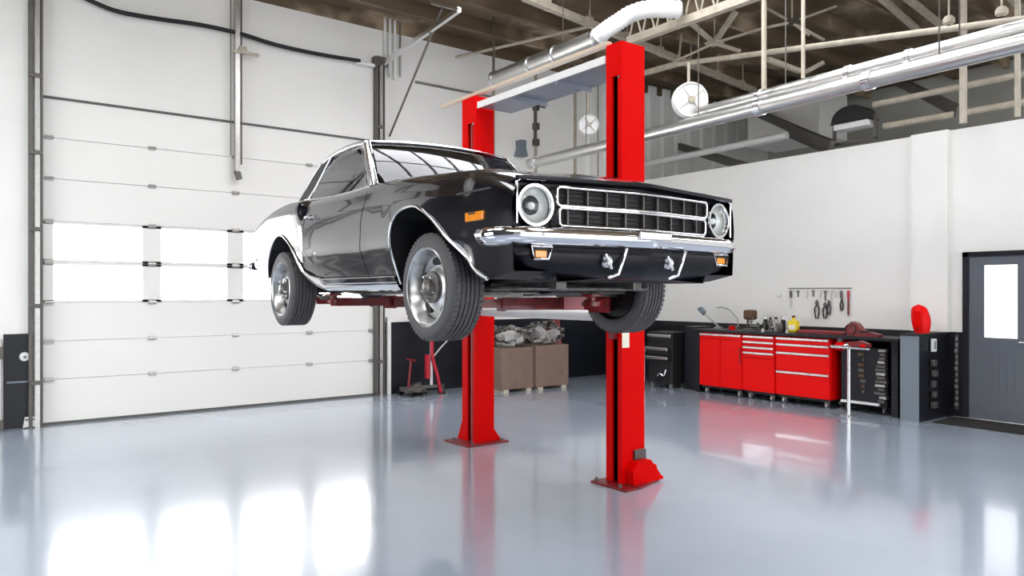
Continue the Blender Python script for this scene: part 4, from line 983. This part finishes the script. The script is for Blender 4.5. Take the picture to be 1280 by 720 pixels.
cabinet(6.215, 6.76, 'narrow red tool cabinet in the middle, drawers above one door', [('d', 6.215, 6.76, .87, .95), ('d', 6.215, 6.76, .79, .87), ('d', 6.215, 6.76, .71, .79), ('d', 6.215, 6.76, .62, .71), ('p', 6.215, 6.76, .13, .62)])
cabinet(5.37, 6.20, 'wide red tool cabinet with deep drawers, nearest the grey door', [('d', 5.37, 6.20, .865, .95), ('d', 5.37, 6.20, .745, .865), ('d', 5.37, 6.20, .475, .745), ('d', 5.37, 6.20, .13, .475)])
wt = thing('worktop', 'long black workbench top over the red cabinets', 'worktop', (9.8, 6.0, .98))
MB((9.8, 6.0, .98)).box(FX-.03, XR-.04, 4.46, 7.70, .965, 1.005, .006).build('top', M['wains'], wt)
MB((9.8, 6.0, .98)).box(XR-.07, XR-.04, 4.46, 8.9, 1.005, 1.075).build('upstand', M['black'], wt)
for p_ in (7.60, 4.50): MB((9.8, 6.0, .98)).box(FX+.04, XR-.04, p_, p_+.08, 0, .965).build('end_panel', M['wains'], wt)
tag(MB().box(FX+.15, FX+.55, 7.74, 8.00, .0, 1.03, .01).build('dark_locker', M['wains']), 'plain dark locker between the black trolley and the red cabinets', 'locker')
# black trolley left
tc = thing('tool_trolley', 'black stepped tool trolley with silver drawer fronts, behind the near column', 'tool trolley', (9.55, 8.32, 0)); of = (9.55, 8.32, 0)
MB(of).box(9.38, 9.78, 8.06, 8.58, .08, .93, .01).build('body', M['black'], tc)
for z0, z1, x0 in ((.80, .89, 9.35), (.60, .68, 9.28), (.48, .53, 9.28)):
    MB(of).box(x0, 9.40, 8.08, 8.56, z0-.02, z1-.045, .004).build('tray', M['black'], tc)
    MB(of).box(x0-.02, x0+.04, 8.07, 8.57, z1-.045, z1, .006).build('drawer_front', M['satin'], tc)
MB(of).tube([(9.36, 8.66, .08), (9.36, 8.66, .62)], .014, 8).tube([(9.36, 8.56, .60), (9.36, 8.70, .60)], .014, 8).build('push_handle', M['satin'], tc)
MB(of).tube(smoothpath([(9.36, 8.36, .20), (9.33, 8.28, .25), (9.33, 8.2, .22), (9.34, 8.16, .32)]), .016, 8).build('bottle_cage', M['satin'], tc)
for cx in (9.43, 9.73):
    for cy in (8.12, 8.52): MB(of).lathe([(.02, -.018), (.042, -.014), (.042, .014), (.02, .018), (.001, .018)], (cx, cy, .043), (0, 1, 0), 16).box(cx-.02, cx+.02, cy-.025, cy+.025, .06, .085).build('caster', M['steel'], tc, 40)

# bench end: black cart with hanging keys, stand
ct = thing('parts_cart', 'black open cart under the bench end beside the grey pier', 'cart', (9.75, 4.95, 0)); of = (9.75, 4.95, 0)
MB(of).box(9.55, 10.1, 4.66, 5.28, .10, .86, .01).build('body', M['wains'], ct)
MB(of).box(9.50, 9.56, 4.75, 5.26, .12, .15, .004).build('lower_rail', M['white'], ct)
for cy in (4.72, 5.22):
    for cx in (9.62, 10.02): MB(of).lathe([(.02, -.018), (.045, -.014), (.045, .014), (.02, .018), (.001, .018)], (cx, cy, .048), (0, 1, 0), 16).box(cx-.02, cx+.02, cy-.025, cy+.025, .06, .105).build('caster', M['dsteel'], ct, 40)
rnd = random.Random(3)
for k in range(14):
    y = 4.66+.018+.01*(k % 2); z = .84-.05*k
    MB(of).box(9.50-.02*rnd.random(), 9.56, 4.64+.03*rnd.random(), 4.72+.08*rnd.random(), z-.02, z+.012).build('spanner_clip', M['steel' if k % 3 == 0 else 'dsteel'], ct)
for k in range(8):
    MB(of).box(9.535, 9.552, 4.92+.05*rnd.random(), 4.96+.08*rnd.random(), .26+.07*k, .30+.07*k).build('socket_rail', M['brown' if k % 2 else 'dsteel'], ct)
rs = thing('roller_stand', 'silver T-shaped support stand in front of the bench end', 'stand', (9.20, 4.98, 0)); of = (9.20, 4.98, 0)
MB(of).tube([(9.20, 4.98, .01), (9.20, 4.98, .86)], .024, 12).build('pole', M['satin'], rs, 50)
MB(of).tube([(9.20, 4.70, .875), (9.20, 5.22, .875)], .022, 12).build('roller', M['satin'], rs, 50)
MB(of).box(9.12, 9.28, 4.90, 5.06, 0, .015, .004).build('foot', M['steel'], rs)
# vise / grinder red pieces
v = thing('hand_grinder', 'red grinder lying on the bench end, right of the wall tools', 'grinder', (9.62, 5.02, 1.005))
MB().prism([(.17, 0), (.20, .10), (.13, .19), (.06, .17), (-.02, .08), (-.24, .03), (-.24, 0)], 'x', -.06, .06).build('housing', M['dred'], v)
MB().lathe([(.07, -.015), (.075, 0), (.07, .015), (.001, .016)], (-.07, .13, .09), (1, 0, 0), 24).build('disc', M['dsteel'], v, 40)
MB().box(-.065, .065, -.10, .02, .05, .075, .004).build('switch', M['black'], v)
v = thing('air_tool', 'glossy red air tool with silver nozzle at the bench end below the worktop', 'air tool', (9.42, 5.22, .87))
MB().lathe([(.001, -.07), (.05, -.05), (.062, 0), (.05, .05), (.03, .07)], (0, .0, 0), (0, -1, .2), 20).build('body', M['red'], v, 50)
MB().tube([(0, -.06, .01), (0, -.15, .04)], .03, 12).build('nozzle', M['chrome'], v, 50)
MB().box(-.02, .05, -.03, .03, .03, .10, .01).build('bracket', M['dsteel'], v)
v = thing('red_tray', 'small red tray resting on the silver stand roller', 'tray', (9.20, 4.84, .897))
MB().prism([(-.14, 0), (.10, 0), (.16, .05), (-.02, .075), (-.12, .04)], 'x', -.05, .05).build('tray_body', M['dred'], v)
MB().box(-.055, .055, -.1, -.04, .0, .03).build('rim', M['red'], v)
# red hood on the pier + holder
p = atX(1167, 416, 9.75)
v = thing('welding_hood', 'bright red rounded hood standing on the black pier by the grey door', 'hood', (9.72, 4.31, 1.075))
rows = []
for i in range(13):
    t = i/12; z = .36*t; r = (.092+.03*math.sin(PI*min(1, t*1.1)))*(1 if t < .8 else math.sqrt(max(0.0, 1-((t-.8)/.2)**2))+.02); rows.append([(r*math.cos(a)*.9+.02*math.sin(t*3), .9*r*math.sin(a)+.045*t, z) for a in [2*PI*k/24 for k in range(25)]])
MB().grid(rows).build('shell', M['redcab'], v, 50)
MB().box(-.13, -.09, -.03, .05, .06, .28, .01).build('face_ridge', M['red'], v)
v = thing('towel_holder', 'white label holder with dark tools hanging on the pier side', 'holder', (9.72, 4.185, .85))
MB().box(-.05, .05, -.03, 0, .0, .16, .004).build('label_card', M['white'], v)
MB().box(-.02, .02, -.033, -.03, .03, .13).build('card_print', M['grey'], v)
for k in range(5): MB().box(-.06+.02*(k % 2), .05-.02*(k % 3), -.05, 0, -.70+.13*k, -.62+.13*k, .008).build('clip', M['dsteel'], v)
# strip of hanging tools by the grey door
p = thing('key_strip', 'narrow strip of small silver clips beside the grey door', 'strip', (XR-.04, 4.08, .1))
MB().box(-.012, 0, -.02, .02, 0, .95).build('backing', M['dsteel'], p)
for k in range(12): MB().box(-.03, -.012, -.02, .02-.008*(k % 3), .05+.075*k, .09+.075*k, .003).build('clip', M['steel'], p)

# ---- bench-top clutter
def on_bench(px, py=415, X=9.8): q = atX(px, py, X); return (X, q.y)
bx_, by_ = on_bench(898, X=9.9)
l = thing('bench_lamp', 'grey jointed lamp with round head on the far bench end', 'lamp', (bx_, by_, 1.005))
MB().lathe([(.07, 0), (.07, .02), (.02, .03), (.001, .03)], (0, 0, 0), (0, 0, 1), 20).build('base', M['steel'], l, 40)
MB().tube([(0, 0, .03), (-.02, .30, .26)], .014, 8).build('arm', M['steel'], l, 50)
MB().lathe([(.001, -.06), (.06, -.05), (.085, 0), (.07, .03), (.001, .035)], (-.02, .32, .27), (-.4, .5, -.6), 20).build('lamp_head', M['grey'], l, 40)
bx_, by_ = on_bench(922, X=9.95)
l = thing('flexible_arm', 'curved grey arm bending over the bench beside the lamp', 'arm', (bx_, by_, 1.005))
MB().tube(smoothpath([(0, 0, .03), (0, .0, .15), (0, .06, .22), (0, .16, .30), (0, .30, .34), (0, .40, .33)]), .011, 8).build('gooseneck', M['steel'], l, 50)
MB().box(-.05, .05, -.05, .05, 0, .04, .005).build('clamp', M['dsteel'], l)
bx_, by_ = on_bench(938, X=9.85)
l = thing('drill_press', 'brown and black drill on a short stand on the bench', 'drill', (bx_, by_, 1.005))
MB().box(-.09, .09, -.09, .09, 0, .02, .004).build('base', M['dsteel'], l)
MB().tube([(.03, .07, .02), (.03, .07, .30)], .016, 10).build('column', M['dsteel'], l, 50)
MB().box(-.07, .08, -.08, .09, .16, .31, .03).build('motor_head', M['brown'], l)
MB().lathe([(.03, 0), (.025, -.05), (.008, -.06), (.006, -.12)], (-.02, -.02, .16), (0, 0, 1), 12).build('chuck', M['steel'], l, 40)
MB().tube([(-.05, -.04, .22), (-.09, -.13, .16)], .008, 8).build('handle', M['dsteel'], l)
rnd = random.Random(11)
shades = ['black', 'dsteel', 'steel', 'susp', 'satin', 'dred']
def small_tool(kind, x, y, ang, mk, lab, k, z=1.005):
    if kind == 'socket':
        t = thing('socket_wrench', lab, 'wrench', (x, y, z), ang, 'loose tools on the bench')
        MB().tube([(-.10, 0, .015), (.08, 0, .015)], .010, 8).build('handle', M[mk], t, 50)
        MB().lathe([(.024, 0), (.024, .05), (.014, .05), (.014, .02), (.001, .02)], (.10, 0, 0), (0, 0, 1), 10).build('socket', M['steel'], t, 40)
    elif kind == 'can':
        t = thing('spray_can', lab, 'can', (x, y, z), ang, 'cans on the bench')
        MB().lathe([(.001, 0), (.033, .0), (.033, .16), (.022, .175), (.001, .176)], (0, 0, 0), (0, 0, 1), 18).build('can_body', M[mk], t, 40)
        MB().lathe([(.02, .17), (.02, .205), (.001, .207)], (0, 0, 0), (0, 0, 1), 14).build('cap', M['black' if mk != 'black' else 'satin'], t, 40)
    elif kind == 'clamp':
        t = thing('bench_clamp', lab, 'clamp', (x, y, z), ang, 'clamps on the bench')
        MB().box(-.07, .07, -.03, .03, 0, .025, .004).box(-.07, -.045, -.025, .025, .025, .13, .006).box(.02, .045, -.025, .025, .025, .13, .006).build('jaws', M[mk], t)
        MB().tube([(.045, 0, .08), (.13, 0, .08)], .010, 8).tube([(.125, -.05, .08), (.125, .05, .08)], .006, 8).build('screw', M['steel'], t)
    return t
names = 'first second third fourth fifth sixth seventh eighth ninth tenth'.split()
for k, (px, X, kd, mk) in enumerate(((950, 9.6, 'clamp', 'dsteel'), (957, 9.9, 'can', 'black'), (963, 9.75, 'can', 'dsteel'), (970, 9.95, 'can', 'steel'), (973, 9.62, 'clamp', 'susp'), (979, 9.85, 'can', 'black'), (984, 9.95, 'can', 'satin'), (959, 9.55, 'socket', 'steel'), (983, 9.6, 'socket', 'satin'))):
    q = atX(px, 410, X)
    lab = {('clamp', 'dsteel'): 'dark screw clamp on the bench, left of the clutter of cans', ('clamp', 'susp'): 'grimy grey screw clamp at the front of the bench clutter',
           ('can', 'dsteel'): 'dark grey spray can in the middle of the bench clutter', ('can', 'steel'): 'mid grey spray can at the back of the bench clutter',
           ('can', 'satin'): 'bright silver spray can beside the yellow bottle', ('socket', 'steel'): 'grey socket wrench at the bench front edge, left one of two', ('socket', 'satin'): 'bright socket wrench at the bench front edge, right one of two'}.get((kd, mk))
    if mk == 'black': lab = 'black spray can at the left of the bench clutter' if px < 960 else 'black spray can near the yellow bottle on the bench'
    small_tool(kd, X, q.y, rnd.uniform(0, 6), mk, lab, k)
X = 9.75; q = atX(992, 410, X)
yb_ = thing('yellow_bottle', 'yellow oil bottle standing on the bench among the tools', 'bottle', (X, q.y, 1.005))
MB().box(-.045, .045, -.075, .075, 0, .17, .02).lathe([(.045, .16), (.02, .20), (.018, .22)], (0, 0, 0), (0, 0, 1), 14).build('bottle', M['yellow'], yb_, 40)
MB().lathe([(.024, .215), (.024, .245), (.001, .246)], (0, 0, 0), (0, 0, 1), 14).build('cap', M['dred'], yb_, 40)
MB().box(-.048, -.044, -.05, .05, .04, .11).build('bottle_label', M['cream'], yb_)
X = 9.95; q = atX(982, 405, X)
v = thing('paper_roll', 'white paper roll standing behind the yellow bottle', 'paper roll', (X, q.y, 1.005))
MB().lathe([(.02, 0), (.06, 0), (.06, .24), (.02, .24), (.02, 0)], (0, 0, 0), (0, 0, 1), 20).build('paper', M['white'], v, 40)
MB().lathe([(.021, 0), (.021, .245), (.017, .245), (.017, 0)], (0, 0, 0), (0, 0, 1), 14).build('core', M['brown'], v, 40)
a = atX(1000, 412, 9.7); b = atX(1058, 412, 9.7)
tb = thing('flat_toolbox', 'long flat red toolbox lying on the bench below the wall tools', 'toolbox', (9.7, (a.y+b.y)/2, 1.005))
L_ = abs(a.y-b.y)
MB().box(-.08, .08, -L_/2, L_/2, 0, .035, .006).build('case', M['dred'], tb)
MB().box(-.085, .085, -L_/2-.004, L_/2+.004, .035, .045, .003).build('lid', M['rubber'], tb)
X = 9.7; q = atX(915, 412, X)
v = thing('red_tin', 'small red tin on the far bench end by the lamp', 'tin', (X, q.y, 1.005))
MB().lathe([(.001, 0), (.05, 0), (.05, .06), (.001, .062)], (0, 0, 0), (0, 0, 1), 18).build('tin', M['red'], v, 40)
MB().lathe([(.052, .055), (.052, .068), (.001, .069)], (0, 0, 0), (0, 0, 1), 18).build('lid', M['dred'], v, 40)

# ---- tools hanging on the wall
XW = XR-.012
r0 = atX(985, 361, XW); r1 = atX(1064, 361, XW)
rl = tag(MB().box(XR-.012, XR, r1.y, r0.y, r0.z+.0, r0.z+.012).build('tool_rail', M['dsteel']), 'thin metal rail on the white wall holding the hand tools', 'rail')
wl = ['leftmost long tool', 'second tool from the left', 'third tool from the left', 'fourth tool from the left', 'fifth tool from the left', 'sixth tool from the left', 'seventh tool from the left', 'eighth tool from the left', 'ninth tool from the left, dark and long', 'rightmost tool, red and longest']
for k, (px, L, kd, mk) in enumerate(((988, .26, 'driver', 'dsteel'), (997, .09, 'ring', 'dsteel'), (1007, .13, 'wrench', 'steel'), (1016, .08, 'ring', 'dsteel'), (1024, .10, 'wrench', 'steel'), (1031, .14, 'wrench', 'dsteel'), (1038, .18, 'wrench', 'steel'), (1044, .09, 'ring', 'steel'), (1051, .30, 'driver', 'dsteel'), (1060, .34, 'driver', 'rubber'))):
    c = atX(px, 364, XW-.02); nm = {'driver': 'screwdriver', 'ring': 'ring_spanner', 'wrench': 'wrench'}[kd]
    t = thing(nm, '%s %s on the wall rail above the bench' % ('red' if mk == 'rubber' else 'dark' if mk == 'dsteel' else 'grey', {'driver': 'screwdriver', 'ring': 'ring spanner', 'wrench': 'wrench'}[kd])+', '+wl[k].split(',')[0].replace('tool ', '').replace(' tool', '').replace(' long', ''), nm.replace('_', ' '), (XR-.022, c.y, c.z), group='hand tools on the wall rail')
    if kd == 'driver':
        MB().tube([(0, 0, .01), (0, 0, -.02), (0, 0, -.10)], [.014, .020, .017], 10).build('handle', M[mk], t, 50)
        MB().tube([(0, 0, -.10), (0, 0, -L)], .007 if mk != 'rubber' else .014, 8).build('shaft', M['dred' if mk == 'rubber' else 'steel'], t, 50)
    elif kd == 'ring':
        MB().lathe([(.012, -.006), (.022, -.006), (.022, .006), (.012, .006), (.012, -.006)], (0, 0, -.005), (1, 0, 0), 16).box(-.005, .005, -.008, .008, -L, -.025).build('spanner', M[mk], t, 40)
    else:
        MB().box(-.005, .005, -.009, .009, -L, -.02).prism([(-.022, .012), (-.008, .008), (0, -.008), (.008, .008), (.022, .012), (.018, -.02), (.006, -.035), (-.006, -.035), (-.018, -.02)], 'x', -.006, .006).build('wrench_body', M[mk], t)
for k, (px, py, s) in enumerate(((1021, 380, 1.1), (1031, 382, .95), (1036, 379, .85), (1052, 376, .7))):
    c = atX(px, py, XW-.02)
    t = thing('pliers', ('large dark pliers below the rail, leftmost of the lower row', 'dark pliers below the rail, between two other pliers', 'small dark pliers below the rail, third in the lower row', 'smallest dark pliers, alone at the right of the lower row')[k], 'pliers', (XR-.03, c.y, c.z), group='pliers in the lower row')
    MB().prism([(-.02*s, .03*s), (0, .06*s), (.02*s, .03*s), (.025*s, 0), (0, -.02*s), (-.025*s, 0)], 'x', -.008, .008).build('jaws', M['dsteel'], t)
    for sg in (-1, 1): MB().tube(smoothpath([(0, sg*.005, -.01*s), (0, sg*.03*s, -.06*s), (0, sg*.028*s, -.12*s), (0, sg*.012*s, -.2*s)]), .010, 8).build('handle', M['black'], t, 50)
    tag(MB().tube([(XR, c.y, c.z+.03), (XR-.03, c.y, c.z+.0)], .004, 6).build('wall_peg', M['steel']), 'small steel peg behind the '+('leftmost large pliers','second pliers from the left','third pliers from the left','smallest pliers')[k]+' on the white wall', 'peg', 'pegs behind the pliers')
c = atX(974, 369, XW)
tag(MB().box(XR-.02, XR, c.y-.04, c.y+.04, c.z-.012, c.z+.012, .003).build('wall_clip', M['steel']), 'small grey clip on the white wall left of the tool rail', 'clip')

# ================================================================== GREY DOOR AND MAT
dr = sroot('door_2', (XR, 3.5, 0)); of = (XR, 3.5, 0)
y0, y1 = 2.95, 3.99
m = MB(of)
wy0, wy1, wz0, wz1 = 3.41, 3.77, 1.03, 1.92
m.box(XR-.045, XR-.005, y0, wy0, 0.01, 2.03).box(XR-.045, XR-.005, wy1, y1-.05, 0.01, 2.03).box(XR-.045, XR-.005, wy0, wy1, .01, wz0).box(XR-.045, XR-.005, wy0, wy1, wz1, 2.03)
m.build('leaf', M['leaf'], dr)
for k in range(4): MB(of).box(XR-.050, XR-.045, 3.44+.08*k, 3.455+.08*k, .35, .85).build('press_rib', M['leaf'], dr)
MB(of).box(XR-.03, XR-.02, wy0, wy1, wz0, wz1).build('pane', M['doorpane'], dr)
MB(of).box(XR-.06, XR, y1-.05, y1+.02, 0, 2.09).box(XR-.06, XR, y0-.05, y0, 0, 2.09).box(XR-.06, XR, y0-.05, y1+.02, 2.03, 2.09).build('frame', M['wains'], dr)
h = atX(1277, 428, XR-.05)
MB(of).tube([(XR-.045, h.y, h.z), (XR-.11, h.y, h.z), (XR-.11, h.y-.1, h.z)], .011, 8).build('handle', M['satin'], dr, 50)
a = [atz(1164, 531, .012), atz(1196, 518, .012), atz(1290, 526, .012), atz(1290, 542, .012)]
fm = thing('door_mat', 'black rubber mat on the floor before the grey door', 'mat', tuple(Vector((9.8, 3.4, 0))))
MB((9.8, 3.4, 0)).box(9.50, 10.12, 2.6, 4.10, 0, .012, .004).build('rubber', M['mat'], fm)
MB((9.8, 3.4, 0)).box(10.12, 10.155, 2.6, 4.12, 0, .02, .003).build('edge_strip', M['satin'], fm)

# ================================================================== ADDED FILL LAMPS
for k, (x, y) in enumerate(((1.2, -1.5), (6.8, -1.5), (1.2, 3.6))):  # lamps added out of view to brighten the room
    t = thing('high_bay_lamp', ('round hanging lamp over the floor near the viewer', 'round hanging lamp over the open floor on the right', 'round hanging lamp over the car nose side')[k], 'lamp', (x, y, 5.3), group='high bay lamps')
    MB().lathe([(.05, .20), (.10, .15), (.26, .0), (.27, -.02), (.25, -.02), (.09, .13), (.001, .14)], (0, 0, 0), (0, 0, 1), 28).build('shade', M['satin'], t, 40)
    MB().lathe([(.24, -.01), (.001, -.012)], (0, 0, 0), (0, 0, 1), 24).build('diffuser', M['lamp'], t)
    MB().tube([(0, 0, .2), (0, 0, .55)], .01, 6).build('cord', M['black'], t)
def area(name, loc, size, sy, energy, rot, col=(1, 1, 1)):
    l = bpy.data.lights.new(name, 'AREA'); l.shape = 'RECTANGLE'; l.size = size; l.size_y = sy; l.energy = energy; l.color = col
    o = bpy.data.objects.new(name, l); C.objects.link(o); o.location = loc; o.rotation_euler = rot; return o
# area lights added as fill at the three unseen front windows
for k, x in enumerate((-.3, 3.9, 8.1)): area('window_daylight', (x, YF+.05, 2.45), 3.7, 3.4, 60, (PI/2, 0, 0), (.97, .985, 1))
for k, (a, b, c, d) in enumerate(()): area('skylight_daylight', ((a+b)/2, (c+d)/2, ZC-.05), b-a, d-c, 110, (0, 0, 0), (.97, .985, 1))
w = bpy.data.worlds.new('sky'); w.use_nodes = True; bpy.context.scene.world = w
w.node_tree.nodes['Background'].inputs[0].default_value = (.9, .95, 1, 1); w.node_tree.nodes['Background'].inputs[1].default_value = .5

# ================================================================== CAMERA
cd = bpy.data.cameras.new('camera'); cam = bpy.data.objects.new('camera', cd); C.objects.link(cam)
cam.location = (0, 0, H); cam.rotation_euler = (PI/2, 0, -YAW); cd.sensor_width = 36; cd.lens = F/1280*36
cd.shift_y = 6/1280; cd.clip_end = 100; cd.clip_start = .05
sc = bpy.context.scene; sc.camera = cam
sc.view_settings.view_transform = 'Standard'; sc.view_settings.look = 'None'; sc.view_settings.gamma = 1
sc.view_settings.use_curve_mapping = False; sc.view_settings.exposure = 0.15
sc.cycles.use_denoising = True; sc.cycles.max_bounces = 8; sc.cycles.diffuse_bounces = 5; sc.cycles.transparent_max_bounces = 16
